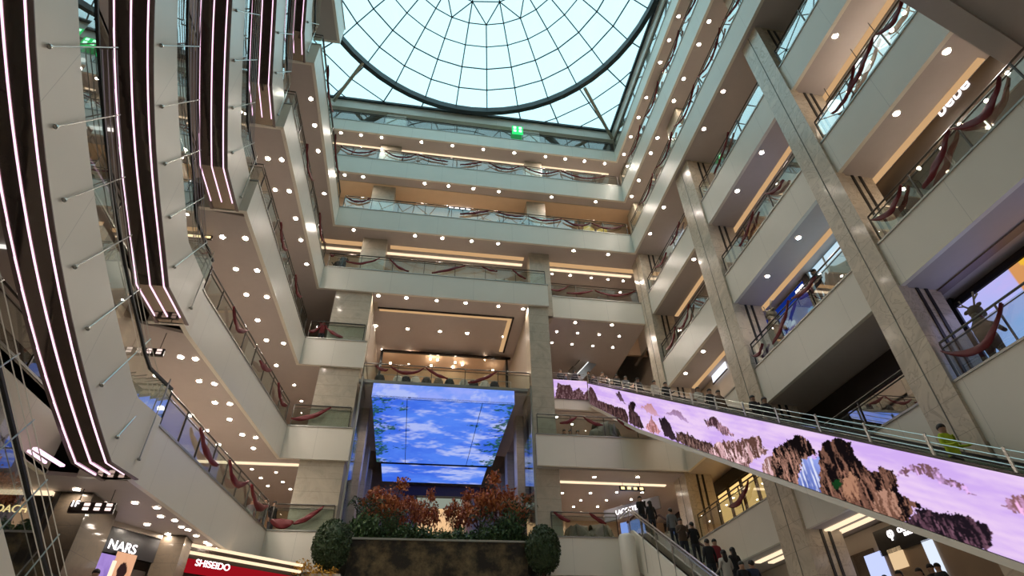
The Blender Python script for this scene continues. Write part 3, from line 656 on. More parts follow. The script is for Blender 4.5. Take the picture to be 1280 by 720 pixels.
# white tube lights in the storeys behind the escalators
for n in (1, 2, 3, 4):
    for i in range(5):
        o = MB().box(-12.6, 3.2 + 2.4 * i, ZS[n + 1] - .05, -10.2, 3.28 + 2.4 * i, ZS[n + 1] + .03).build('ceiling_tube_light', M['tube'])
        tag(o, '%s slim tube light counted from the near end, behind the escalators under the %s' % (ORD[i], NAME[n + 1]), 'ceiling light', 'slim tube lights behind the escalators')
# two bright strips under the lowest landing
for i, (a, b, w) in enumerate((((36, 562), (58, 577), .05), ((44, 559), (79, 581), .1))):
    p, q = on_z(*a, ZS[1] + .03), on_z(*b, ZS[1] + .03); mb = MB(); mb.strip([p, q], -w / 2, w / 2, -.05, .0); o = mb.build('ceiling_tube_light', M['led'])
    tag(o, '%s bright strip light in the ceiling beside the foot of the second lowest escalator' % ['thin', 'thick'][i], 'ceiling light', 'strip lights beside the escalator foot')
# ------------------------------------------------------------------ LED pictures (emission from a colour attribute)
def fbm(x, y, s=0.0, oct=5): return noise.fractal(Vector((x, y, s)), .55, 2.1, oct)
def grid_screen(name, origin, du, dv, nu, nv, colour, parent, thick, mat=None, hfun=None):
    """a flat LED panel: nu x nv pixels spanning origin + a*du + b*dv, with a dark back of real thickness"""
    origin, du, dv = Vector(origin), Vector(du), Vector(dv); n = du.cross(dv).normalized() * thick
    hf = hfun or (lambda a: 1.0); vs = [origin + du * (i / nu) + dv * (1 - (1 - j / nv) * hf(i / nu)) for j in range(nv + 1) for i in range(nu + 1)]
    fs = [(j * (nu + 1) + i, j * (nu + 1) + i + 1, (j + 1) * (nu + 1) + i + 1, (j + 1) * (nu + 1) + i) for j in range(nv) for i in range(nu)]
    mb = MB(); mb.add(vs, fs); L = parent.location if parent else Vector((0, 0, 0)); mb.v = [(x - L.x, y - L.y, z - L.z) for x, y, z in mb.v]
    o = mb.build(name, mat or M['screen'], parent); ca = o.data.color_attributes.new('Col', 'FLOAT_COLOR', 'POINT')
    buf = []
    for j in range(nv + 1):
        for i in range(nu + 1): buf += [*colour(i / nu, j / nv)[:3], 1.0]
    ca.data.foreach_set('color', buf)
    b = MB(); b.prism([origin + du * a + dv * (1 - hf(a)) - n * .15 for a in [q / 12 for q in range(13)]] + [origin + du + dv - n * .15, origin + dv - n * .15], -n)
    b.v = [(x - L.x, y - L.y, z - L.z) for x, y, z in b.v]; b.build('screen_back', M['black'], parent)
    return o
def lerp(a, b, t): t = max(0, min(1, t)); return tuple(x + (y - x) * t for x, y in zip(a, b))
sm = lambda a, b, x: (lambda t: t * t * (3 - 2 * t))(max(0, min(1, (x - a) / (b - a))))
# ---- sky ceiling
SKY_HI, SKY_LO, CLOUD = srgb(58, 102, 226)[:3], srgb(84, 132, 242)[:3], srgb(184, 196, 246)[:3]
def sky_col(x, y):
    c = lerp(SKY_HI, SKY_LO, .5 + fbm(x * .2, y * .25, 3) * .9)
    d = fbm(x * .26 + 3.3, y * .5 + 1, 0) + .3 * fbm(x * .8, y * 1.5, 5)
    c = lerp(c, CLOUD, sm(.0, .62, d) * .85)
    return c
def sky_ceiling(a, b):   # a across, b from front to back
    x, y = -2.65 + 7.4 * a, 9 * b
    c = sky_col(x, y)
    e = min(a, 1 - a) * 7.4; reach = 1.15 + .7 * math.sin(y * 2.1 + (0 if a < .5 else 1.7)) * (1 if y > .4 else .3)
    leaf = .8 * fbm(x * 1.5, y * 1.9, 9 if a < .5 else 12, 3) + .45 * fbm(x * 5, y * 5, 4, 4) + .6 * (1 - e / max(.25, reach))
    if e < reach * 1.25 and leaf > .5: c = lerp(c, srgb(22, 58, 62)[:3] if fbm(x * 9, y * 9, 2) > -.1 else srgb(52, 104, 62)[:3], .9)
    return c
LX0, LX1, LY0, LY1, LZ = -2.65, 4.75, 27.0, 36.0, 15.0
led = empty('led_sky_screen', (LX0, LY0, LZ), 0, 'huge blue LED sky with clouds and leaves, over the garden between two stone columns', 'screen')
grid_screen('front_edge_screen', (LX0, LY0, LZ + .0), (LX1 - LX0, 0, 0), (0, 0, .8), 90, 12, lambda a, b: lerp(lerp(srgb(112, 150, 246)[:3], srgb(150, 168, 250)[:3], .5 + fbm(a * 4, b, 4)), CLOUD, sm(.05, .5, fbm(a * 5 + 2, b * .9, 8)) * .8), led, .1)
xs = (LX0, -.85, 3.05, LX1)
for q, (xa, xb) in enumerate(zip(xs, xs[1:])):
    f0, f1 = (xa - LX0) / (LX1 - LX0), (xb - LX0) / (LX1 - LX0)
    grid_screen('ceiling_panel', (xa + .015, LY1, LZ), (xb - xa - .03, 0, 0), (0, LY0 - LY1, 0), int((xb - xa) * 14), 126, (lambda f0, f1: lambda a, b: sky_ceiling(f0 + (f1 - f0) * a, 1 - b))(f0, f1), led, .1)
led2 = empty('led_sky_screen', (LX0 + .3, 36.3, LZ), 0, 'smaller blue LED sky ceiling deeper inside the garden passage', 'screen')
grid_screen('ceiling_panel', (LX0 + .3, 39.6, LZ), (LX1 - LX0 - .6, 0, 0), (0, -3.3, 0), 80, 40, lambda a, b: sky_col(7 * a + 30, 3.3 * b * 1.4), led2, .1)
# ---- passage behind the garden
wall('back', -3.4, 40.6, 0, 6.0, 40.8, 16, 'wall'); 
slab([(-3.4, 26.5), (5.8, 26.5), (5.8, 40.6), (-3.4, 40.6)], 0, 'garden', z=7.75)
mirror = pbr('passage_mirror', (.55, .56, .62), .04, .95); M['mirror'] = mirror
for x, lab in ((-3.36, 'left'), (5.72, 'right')):
    s = 1 if x < 0 else -1
    o = MB().box(x, 28.7, 7.8, x + .04 * s, 40.5, 15.9).build('mirror_panel', M['mirror']); tag(o, 'tall mirrored wall panel on the %s side of the garden passage' % lab, 'mirror')
    for k, y in enumerate((29.8, 33.2, 37.0)):
        struct(MB().box(x, y, 7.8, x + .42 * s, y + .9, 15.9 if k == 0 else 14.9).build('column', M['sandstone']), '%s stone pier from the front along the %s mirror wall of the garden passage' % (ORD[k], lab))
    g_ = empty('glass_fin', (x + .2 * s, 26.3, 8.1), 0, 'upright glass sheet closing the %s side of the garden front' % lab, 'glass')
    sub(g_, MB().box(x + .2 * s, 26.3, 8.1, x + .23 * s, 28.6, 15.7), 'glass_panel', M['glass'])
    fr_ = MB(); fr_.box(x + .17 * s, 26.24, 8.1, x + .26 * s, 26.32, 15.7); fr_.box(x + .17 * s, 26.3, 15.7, x + .26 * s, 28.6, 15.78); sub(g_, fr_, 'edge_frame', M['steel'])
portal = empty('shop_entrance', (1.5, 40.3, 7.8), 0, 'warm lit entrance with dark red header at the far end of the garden passage', 'entrance')
sub(portal, MB().box(-.9, 40.0, 14.25, 5.0, 40.55, 14.95), 'header', pbr('dark_red_header', (.06, .012, .010), .4))
sub(portal, MB().box(.3, 40.35, 8.0, 3.4, 40.5, 13.5), 'lit_opening', emit('warm_shop_glow', (1, .62, .32), .9))
sub(portal, MB().box(.1, 40.33, 13.5, 3.7, 40.5, 14.2), 'lit_sign_band', emit('pale_shop_glow', (.75, .85, .7), .35))
for x in (-.9, 3.9): sub(portal, MB().box(x, 40.2, 7.8, x + .9, 40.5, 14.25), 'jamb', M['wall'])

# ------------------------------------------------------------------ long escalator with the landscape screen
TA, TB = Vector((10.4, 28.0, 16.9)), Vector((12.1, 9.6, 5.4)); TD = (TB - TA)
T0 = TA - TD * .148; T1 = TB + TD * .16
# landscape painted by the LED wall: shapes given as outlines on the screen
PN = Vector((-TD.y, TD.x, 0)).normalized()
UJ = proj(T0)[0]
HS = lambda s: min(1.96, 1.42 + .54 * s / 5.6)   # the picture grows taller over the first metres
def st(u, v):    # outline corner -> (metres along, share of height)
    p = on_p(u, v, T0, PN) if u > UJ else on_y(u, v, T0.y)
    if u > UJ:
        k = (p - T0).dot(Vector((TD.x, TD.y, 0)).normalized()) / Vector((TD.x, TD.y, 0)).length
        return (k * Vector((TD.x, TD.y, 0)).length, (T0.z + TD.z * k - p.z) / HS(k * Vector((TD.x, TD.y, 0)).length))
    return (p.x - T0.x, (T0.z + .12 - p.z) / 1.3)
SHAPES = [  # outline, top colour, low colour, streaks
    ([(697, 479), (705, 482), (712, 481), (716, 489), (724, 485), (730, 493), (738, 482), (744, 489), (748, 500), (757, 503), (757, 545), (690, 520)], (70, 45, 48), (120, 92, 96), 1),
    ([(757, 503), (770, 508), (782, 511), (786, 520), (786, 530), (757, 515)], (52, 34, 36), (100, 72, 70), 1),
    ([(770, 492), (775, 489), (780, 500), (783, 505), (776, 500)], (60, 42, 52), (110, 85, 100), 0),
    ([(786, 505), (792, 501), (796, 506), (793, 512), (800, 520), (806, 536), (797, 534), (787, 528)], (34, 24, 28), (80, 58, 60), 1),
    ([(801, 508), (808, 506), (814, 503), (818, 510), (826, 521), (815, 518)], (190, 135, 130), (215, 165, 190), 0),
    ([(808, 534), (815, 520), (820, 530), (827, 541), (815, 541)], (160, 105, 100), (195, 140, 150), 1),
    ([(824, 524), (832, 521), (838, 530), (848, 552), (832, 546)], (30, 22, 28), (60, 45, 52), 0),
    ([(831, 517), (845, 511), (850, 514), (863, 529), (856, 526), (845, 519)], (150, 115, 140), (190, 155, 205), 0),
    ([(846, 540), (860, 541), (872, 549), (890, 553), (895, 562), (897, 572), (870, 562), (846, 551)], (58, 40, 38), (120, 92, 86), 1),
    ([(880, 524), (884, 525), (890, 519), (899, 526), (908, 534), (919, 544), (908, 545), (902, 541), (893, 533), (886, 535)], (70, 45, 52), (165, 125, 140), 1),
    ([(887, 562), (895, 554), (905, 551), (918, 552), (933, 548), (943, 545), (951, 546), (954, 560), (962, 562), (952, 570), (940, 577), (936, 588), (905, 574), (888, 570)], (96, 66, 58), (215, 170, 175), 1),
    ([(953, 581), (961, 570), (972, 566), (972, 602), (955, 596)], (150, 110, 105), (225, 180, 185), 1),
    ([(964, 575), (968, 560), (978, 555), (988, 549), (997, 543), (1010, 548), (1018, 560), (1022, 567), (1010, 572), (1001, 582), (998, 612), (985, 607), (968, 600)], (18, 13, 14), (150, 110, 96), 1),
    ([(1003, 574), (1026, 570), (1027, 622), (998, 612)], (150, 165, 235), (86, 104, 180), 2),
    ([(1024, 565), (1030, 552), (1040, 548), (1050, 547), (1064, 552), (1070, 570), (1080, 583), (1090, 588), (1105, 584), (1118, 588), (1124, 604), (1122, 612), (1130, 619), (1148, 628), (1156, 632), (1142, 634), (1136, 655), (1085, 645), (1027, 624)], (20, 14, 16), (120, 84, 70), 1),
    ([(1041, 602), (1047, 597), (1053, 602), (1052, 612), (1043, 612)], (20, 66, 30), (24, 50, 26), 0),
    ([(1055, 598), (1063, 590), (1072, 596), (1076, 625), (1068, 632), (1054, 618)], (178, 130, 104), (100, 66, 54), 1),
    ([(1096, 618), (1106, 609), (1118, 614), (1128, 640), (1120, 646), (1092, 640)], (184, 138, 118), (110, 76, 62), 1),
    ([(1122, 588), (1140, 582), (1160, 579), (1172, 585), (1178, 596), (1190, 599), (1205, 606), (1224, 622), (1205, 612), (1186, 606), (1176, 604), (1166, 594), (1140, 591), (1124, 594)], (120, 84, 92), (190, 150, 200), 1),
    ([(1136, 650), (1148, 636), (1158, 633), (1175, 641), (1195, 641), (1214, 648), (1236, 654), (1241, 668), (1236, 690), (1180, 674), (1136, 660)], (30, 22, 30), (96, 66, 80), 1),
    ([(1252, 630), (1262, 620), (1272, 616), (1290, 622), (1290, 644), (1270, 640)], (140, 96, 100), (200, 150, 190), 1),
]
SH = []
for pts, c0, c1, k in SHAPES:
    q = [st(*p) for p in pts]; SH.append((q, min(p[0] for p in q), max(p[0] for p in q), min(p[1] for p in q), max(p[1] for p in q), srgb(*c0)[:3], srgb(*c1)[:3], k))
def inside(q, x, y):
    r = False; j = len(q) - 1
    for i in range(len(q)):
        if (q[i][1] > y) != (q[j][1] > y) and x < (q[j][0] - q[i][0]) * (y - q[i][1]) / (q[j][1] - q[i][1]) + q[i][0]: r = not r
        j = i
    return r
BG0, BG1 = srgb(211, 176, 243)[:3], srgb(236, 206, 245)[:3]
def landscape(s, t):   # s metres along from the upper corner (negative on the level part), t 0 top .. 1 bottom
    c = lerp(BG0, BG1, .5 + .9 * fbm(s * .35, t * 2.2, 1) + .12 * math.sin(t * 60 + s))
    xs_, ys_ = s + .05 * fbm(s * 6, t * 9, 7, 3), t + .05 * fbm(s * 6, t * 9, 17, 3)
    for q, x0, x1, y0, y1, c0, c1, k in SH:
        if x0 - .1 < s < x1 + .1 and y0 - .05 < t < y1 + .05 and inside(q, xs_, ys_):
            f = (t - y0) / (y1 - y0)
            if k == 2: d = lerp(c0, c1, f + .5 * fbm(s * 9, t * 1.2, 4)); d = lerp(d, srgb(225, 228, 250)[:3], sm(.1, .5, fbm(s * 14, t, 2)))
            elif k == 1:
                w = sm(-.05, .45, fbm(s * 7.5 + .8 * fbm(s * 2, t * 3, 8), t * 2.2, 3, 5) + .5 * (f - .5)); d = lerp(c0, c1, w); d = lerp(d, tuple(min(1, x * 1.7) for x in c1), sm(.25, .5, fbm(s * 9, t * 4, 13, 4)) * sm(.2, .5, f))
            else: d = lerp(c0, c1, f + .3 * fbm(s * 8, t * 8, 6, 3))
            c = d
    return c
lx0 = on_y(691, 470, T0.y).x
esc = empty('escalator', tuple(T0), 0, 'long escalator rising from lower right to back, with landscape screen along its side', 'escalator')
hl = Vector((TD.x, TD.y, 0)).length * 1.308
body = MB(); PT = [T0, T0.lerp(T1, 5.6 / hl), T1]; PB = [p - Vector((0, 0, h)) for p, h in zip(PT, (1.42, 1.96, 1.96))]
PT2 = [Vector((lx0 - .1, T0.y, T0.z + .12)), Vector((T0.x, T0.y, T0.z)), T1]
body.strip(PB, -1.4, -.12, -.24, .35); body.strip(PT, -.16, -.12, -1.3, -.02); body.strip(PT, -1.4, -1.36, -1.3, -.02); sub(esc, body, 'truss_cladding', M['fascia'])
e_ = MB(); e_.strip(PB, -.12, .05, -.22, -.03); sub(esc, e_, 'lower_edge', M['fascia'])
e_ = MB(); e_.strip(PT, -.14, .05, 0, .06); sub(esc, e_, 'top_cap', M['dark_steel'])
s_ = MB(); s_.strip(PT, -1.25, -.3, -.88, -.82); sub(esc, s_, 'step_band', M['dark_steel'])
for l in (-.3, -1.3):
    gl = MB(); gl.strip(PT, l - .01, l + .01, -.82, .12); sub(esc, gl, 'glass_panel', M['glass'])
    hr = MB(); hr.strip(PT, l - .04, l + .04, .12, .19); sub(esc, hr, 'handrail', M['rubber'])
for h in (.2, .38, .55):
    b = MB(); b.tube(offset(PT, 0, h), .012, 5); sub(esc, b, 'guard_bar', M['steel'])
gp = MB().box(-.03, -.02, 0, .03, .02, .6).mesh('guard_post', M['steel']); n_ = 17
for i in range(n_):
    p, t = along([T0, T1], (T1 - T0).length * i / (n_ - 1)); o = bpy.data.objects.new('guard_post', gp); COL.objects.link(o); o.parent = esc; o.location = p - esc.location; o.rotation_euler = (0, 0, math.atan2(t.y, t.x))
lscr = empty('led_landscape_screen', tuple(T0 - Vector((.05, 0, 1.45))), 0, 'long lilac LED screen with misty mountains and waterfalls along the escalator side', 'screen')
D1 = T1 - T0; off_ = Vector((D1.y, -D1.x, 0)).normalized() * .03
grid_screen('screen_face', T0 + off_ - Vector((0, 0, 1.97)), D1, (0, 0, 1.95), 760, 70, lambda a, b: landscape(a * hl, 1 - b), lscr, .06, None, lambda a: HS(a * hl) / 1.96)
w_ = T0.x - lx0 - .09
grid_screen('screen_face', (lx0, T0.y - .03, T0.z + .12 - 1.3), (w_, 0, 0), (0, 0, 1.3), 60, 40, lambda a, b: landscape(-w_ - .09 + a * w_, 1 - b), lscr, .06)
b = MB(); pq = [Vector((lx0, T0.y, T0.z)), T0 - Vector((.2, 0, 0))]
for h in (.3, .45, .6): b.tube(offset(pq, 0, h), .016, 5)
sub(lscr, b, 'guard_bar', M['steel'])
struct(MB().box(lx0, T0.y + .03, 16.75, 16.3, T0.y + .2, 18.3).build('trim_92', M['fascia']), 'landing edge behind the upper end of the landscape screen')

# ------------------------------------------------------------------ lower escalator with people
PL = [Vector((10.0, 27.6, 8.5)), Vector((10.0, 26.2, 8.5)), Vector((10.0, 17.2, 3.1))]
low = empty('escalator', tuple(PL[0]), 0, 'lower escalator full of people, going down to the right from the second storey', 'escalator')
# travelling towards -y: right is -x (the open side)
for nm, l in (('outer', .0), ('inner', -1.7)):
    b = MB(); b.strip(PL, l - .05, l + .05, -1.5, .12); sub(low, b, 'side_panel', M['fascia'])
    gl = MB(); gl.strip(PL, l - .3 - .01, l - .3 + .01, .0, .8) if nm == 'outer' else gl.strip(PL, l + .3 - .01, l + .3 + .01, .0, .8); sub(low, gl, 'glass_panel', M['glass'])
    hr = MB(); hr.strip(PL, l - .34, l - .26, .8, .87) if nm == 'outer' else hr.strip(PL, l + .26, l + .34, .8, .87); sub(low, hr, 'handrail', pbr('dark_red_rubber', (.05, .008, .01), .5))
b = MB(); b.strip(PL, -1.65, -.05, -1.5, -1.4); sub(low, b, 'underside', M['fascia'])
b = MB(); b.strip(PL, -1.4, -.3, -.1, 0); sub(low, b, 'step_band', M['dark_steel'])
for h, r in ((.98, .028), (1.12, .034)):
    b = MB(); b.tube(offset(PL, .05, h), r, 8); sub(low, b, 'guard_rail', M['steel'])
gp = MB().box(-.02, -.02, -1.2, .02, .02, 1.12).mesh('guard_post', M['steel'])
for y in (26.4, 25.0, 23.6, 22.2, 20.8, 19.4, 18.0):
    o = bpy.data.objects.new('guard_post', gp); COL.objects.link(o); o.parent = low; o.location = Vector((9.95, y, 8.5 - max(0, 26.2 - y) * .6)) - low.location
# rounded end pier beside the escalator head
struct(MB().lathe([(.0, 0), (.36, 0), (.36, 3.85), (.3, 3.98), (0, 4.0)], 20, (9.45, 25.7, 4.3)).build('column', M['fascia'], None, True), 'rounded pale pier at the head of the lower escalator')
# ------------------------------------------------------------------ shops and signs on the right side
def front_r(X, y0, y1, z0, z1, mat, name, label, cat='shop front', parts=()):
    """a shop front slab facing the court; y0 > y1"""
    o = empty(name, (X, y0, z0), 0, label, cat)
    sub(o, MB().box(X, y1, z0, X + .05, y0, z1), 'front_panel', mat)
    return o
# third storey, middle bay: blue billboard and bright glass shop
XB = 15.7
bb = empty('billboard', (XB, 20.2, 13.3), 0, 'deep blue backlit billboard with white figures behind the middle right railing', 'billboard')
def blue(a, b):
    c = lerp(srgb(14, 40, 120)[:3], srgb(30, 86, 190)[:3], 1 - b + .3 * fbm(a * 3, b * 3))
    f = fbm(a * 7 + 5, b * 6, 3, 4)
    if b < .75 and .22 < a < .62 and f > .12: c = srgb(196, 214, 240)[:3]
    if b < .6 and a > .72 and fbm(a * 5, b * 4, 11) > .02: c = srgb(120, 178, 230)[:3]
    return c
grid_screen('picture', (XB - .06, 20.2, 13.35), (0, -3.45, 0), (0, 0, 3.15), 90, 80, blue, bb, .05)
sub(bb, MB().box(XB - .1, 20.35, 13.3, XB + .03, 20.2, 16.6), 'side_frame', M['dark_steel']); sub(bb, MB().box(XB - .1, 16.75, 13.3, XB + .03, 16.45, 16.6), 'side_frame', M['groove'])
p = on_x(1000, 363, XB - .1); text('[97]', 'sign_letters', .36, M['white_sign'], p, (0, -1, 0), (0, 0, 1), bb)
gs = empty('storefront', (XB, 16.4, 13.2), 0, 'bright pale blue glass shop beside the billboard, behind the middle right railing', 'shop front')
sub(gs, MB().box(XB + .0, 12.4, 13.2, XB + .04, 16.4, 16.6), 'lit_glass', emit('pale_blue_glow', (.36, .62, .80), 1.0))
mu = MB()
for y in (16.4, 15.3, 14.0, 13.2, 12.5): mu.box(XB - .04, y - .05, 13.3, XB + .02, y + .05, 16.6)
sub(gs, mu, 'mullions', pbr('pale_mullion', (.5, .58, .62), .4)); sub(gs, MB().box(XB - .03, 14.2, 14.9, XB + .02, 16.3, 16.55), 'white_banner', emit('pale_banner', (.62, .80, .92), .95))
# third storey, near bay: lit letters on a dark header
hd = empty('storefront', (15.34, 11.4, 15.4), 0, 'dark shop header with white lit letters in the near right bay', 'shop front')
sub(hd, MB().box(15.34, 3.0, 15.75, 15.68, 11.5, ZS[3] + .02), 'header', pbr('header_brown', (.10, .075, .055), .4))
c_ = on_x(1190, 122, 15.32); text('bebe', 'sign_letters', .62, M['white_sign'], (15.32, c_.y, c_.z), (0, -1, 0), (0, 0, 1), hd)
sub(hd, MB().box(15.68, 3.0, 13.3, 15.72, 11.5, 15.75), 'display_glass', M['darkmirror'])
ml = MB()
for y in (10.6, 9.2, 7.8, 6.4, 5.0): ml.box(15.62, y - .03, 13.3, 15.7, y + .03, 15.75)
sub(hd, ml, 'mullions', M['steel'])
b = MB()
for y0 in (9.6, 7.6, 6.0): b.box(15.5, y0 - .9, 14.6, 15.55, y0, 14.66)
sub(hd, b, 'white_light_bar', emit('white_bar', (1, .95, .9), 3))
for i, y in enumerate((10.6, 9.8, 8.9, 8.1, 7.2, 6.4)):
    o = MB().ball((0, 0, 0), .06, .06, .06, 8, 6).build('spot_lamp', M['lamp_small']); o.location = (15.15, y, 15.45 + .12 * (i % 2)); tag(o, '%s small spot lamp from the far end under the white letters' % ORD[i], 'spot light', 'spot lamps in the near right shop')
# fourth storey near bay: peach shop with globe lamps
ps = empty('storefront', (15.6, 11.4, 18.2), 0, 'peach walled shop with white globe lamps in the near right bay of the fourth storey', 'shop front')
sub(ps, MB().box(15.68, 3, 18.2, 15.74, 11.4, 21.6), 'back_panel', M['peach']); sub(ps, MB().box(15.3, 3, 20.9, 15.68, 11.4, 21.62), 'header', pbr('grey_header', (.28, .28, .28), .5))
for i in range(9):
    o = MB().ball((0, 0, 0), .07, .07, .07, 8, 6).build('spot_lamp', M['lamp_small']); o.location = (15.22, 10.4 - .62 * i, 20.75); tag(o, '%s white spot lamp from the far end, in a row under the grey header' % ORD[i], 'spot light', 'spot lamps under the grey header')
for i, (u, v) in enumerate(((1102, 50), (1078, 82), (1044, 133))):
    p = on_x(u, v, 14.9); o = empty('hanging_globe_lamp', tuple(p), 0, '%s big white globe lamp from the upper end, behind the near right railing' % ORD[i], 'lamp', 'white globe lamps')
    sub(o, MB().ball(p, .26, .26, .3, 14, 10), 'globe', M['white_lamp'], True); k = MB(); k.tube([p + Vector((0, 0, .3)), (p.x, p.y, ZS[4] + .03)], .015, 6); sub(o, k, 'stem', M['dark_steel'])
# fourth storey middle bay: poster with two heads
po = empty('poster', (XB - .05, 17.1, 18.4), 0, 'pale blue lit poster with two dark heads, middle right bay of the fourth storey', 'poster')
def heads(a, b):
    c = lerp(srgb(150, 176, 230)[:3], srgb(176, 196, 240)[:3], b)
    for cx, cy in ((.45, .38), (.75, .42)):
        if (a - cx) ** 2 * 6 + (b - cy) ** 2 * 9 < .07: c = srgb(40, 28, 30)[:3]
        if (a - cx) ** 2 * 9 + (b - cy + .17) ** 2 * 9 < .05: c = srgb(190, 140, 120)[:3]
    return c
grid_screen('picture', (XB - .1, 16.9, 18.5), (0, -3.2, 0), (0, 0, 2.2), 64, 44, heads, po, .05)
wp = empty('storefront', (XB, 19, 18.3), 0, 'dim shop window with steel mullions left of the two head poster', 'shop front')
sub(wp, MB().box(XB + .0, 17.2, 18.2, XB + .03, 20.4, 21.6), 'display_glass', M['darkmirror']); ml = MB()
for y in (20.2, 19.2, 18.2, 17.3): ml.box(XB - .06, y - .03, 18.3, XB, y + .03, 21.6)
sub(wp, ml, 'mullions', M['steel'])
# far bay lit posters
for i, (u, v, w, h) in enumerate(((847, 297, .9, 1.3), (832, 311, .7, 1.0), (897, 460, .8, 1.0))):
    p = on_x(u, v, XB - .1); o = empty('poster', tuple(p), 0, 'small white lit poster in the far right bay, %s from the top' % ORD[i], 'poster', 'small lit posters in the far right bay')
    sub(o, MB().box(p.x, p.y - w, p.z - h / 2, p.x + .05, p.y + w, p.z + h / 2), 'picture', emit('poster_white', (.85, .88, 1), 1.3)); sub(o, MB().box(p.x - .02, p.y - w - .05, p.z - h / 2 - .06, p.x + .03, p.y + w + .05, p.z - h / 2), 'lower_frame', M['black'])
# second storey near bay: picture screen
c4 = [on_x(u, v, 15.66) for u, v in ((1200, 388), (1280, 325), (1235, 480), (1280, 450))]
scr = empty('picture_screen', (15.66, c4[0].y, 8.6), 0, 'pale blue and lilac picture screen with orange leaf shape in the near right bay', 'screen')
def picture(a, b):
    c = lerp(srgb(120, 186, 246)[:3], srgb(196, 180, 240)[:3], b * .8 + .25 * a + .2 * fbm(a * 3, b * 3, 2))
    d = fbm(a * 4 + 7, b * 3 + 2, 5)
    if b > .52 and a > .3 and (a - .46) ** 2 + (b - .9) ** 2 * .8 < .075 + .05 * d: c = srgb(214, 150, 92)[:3]
    if b > .74 and a > .36 and (a - .47) ** 2 * 2 + (b - .95) ** 2 < .018 + .02 * d: c = srgb(240, 186, 60)[:3]
    return c
grid_screen('picture', (15.62, c4[0].y, 8.65), (0, -6.0, 0), (0, 0, 2.65), 130, 70, picture, scr, .06)
sub(scr, MB().box(15.55, c4[0].y, 8.5, 15.7, c4[0].y + .55, ZS[2]), 'side_frame', M['black']); sub(scr, MB().box(15.58, c4[0].y - 6, 11.32, 15.7, c4[0].y, 11.45), 'top_frame', M['black'])
# second storey far end: golden shop windows
gw = empty('storefront', (15.62, 29.5, 8.5), 0, 'golden lit shop windows behind the people at the far right', 'shop front')
gm = emit('golden_window', (1, .62, .22), 1.15)
for y in (30.6, 29.3, 28.0, 26.7, 25.4, 24.1): sub(gw, MB().box(15.62, y - 1.15, 9.0, 15.66, y, 10.9), 'window_pane', gm)
sub(gw, MB().box(15.55, 22.5, 11.0, 15.66, 30.7, 11.6), 'header', M['black']); 
ml = MB()
for y in (30.65, 29.35, 28.05, 26.75, 25.45, 24.15): ml.box(15.52, y - .05, 8.5, 15.62, y + .1, 11)
sub(gw, ml, 'mullions', M['dark_wall'])
# ground storey right: cosmetics shop
cs = empty('storefront', (15.6, 18.2, 3.4), 0, 'cosmetics shop with black sign and lit panels at the lower right', 'shop front')
sub(cs, MB().box(15.6, 12.5, 5.85, 15.72, 18.3, 6.62), 'sign_board', M['black'])
c_ = on_x(1112.5, 667, 15.58); text('\u03c6', 'sign_letters', .42, M['white_sign'], c_, (0, -1, 0), (0, 0, 1), cs)
text('cl\u00e9 de peau', 'sign_letters', .32, M['white_sign'], on_x(1121, 662.5, 15.58), (0, -1, 0), (0, 0, 1), cs, .015, 'LEFT'); text('BEAUT\u00c9', 'sign_letters', .15, M['white_sign'], on_x(1130, 668, 15.58), (0, -1, 0), (0, 0, 1), cs, .015, 'LEFT')
sub(cs, MB().box(15.66, 12.5, 3.4, 15.72, 21, 5.85), 'wall_panel', pbr('shop_brown', (.30, .21, .13), .45))
for nm, ua, ub, v0, v1, mt in (('lit_panel', 1083, 1107, 690, 720, emit('lilac_panel', (.55, .62, 1.0), 1.1)), ('lit_niche', 1112, 1131, 683, 712, emit('warm_niche', (1, .70, .40), .8)), ('lit_panel', 1156, 1170, 672, 705, emit('white_panel', (.72, .80, .95), 1.1))):
    a, b_ = on_x(ua, (v0 + v1) / 2, 15.6), on_x(ub, (v0 + v1) / 2, 15.6); t_, d_ = on_x((ua + ub) / 2, v0, 15.6), on_x((ua + ub) / 2, v1, 15.6)
    sub(cs, MB().box(15.6, b_.y, 3.9 if nm == 'lit_panel' else d_.z, 15.65, a.y, t_.z), nm, mt)
lf = empty('storefront', (15.6, 21.5, 3.4), 0, 'dim display window with lit shelves left of the cosmetics shop', 'shop front')
sub(lf, MB().box(15.62, 18.6, 3.4, 15.66, 21.5, 6.2), 'display_glass', M['darkmirror'])
for z in (4.2, 5.0): sub(lf, MB().box(15.5, 18.9, z, 15.6, 21.2, z + .25), 'lit_shelf', emit('shelf_glow', (1, .86, .7), 1.0))
pr = struct(MB().box(13.58, 6, 3.4, 13.75, 11.1, 6.85).build('wall_right', M['fascia']), 'pale wall beside the cosmetics shop')

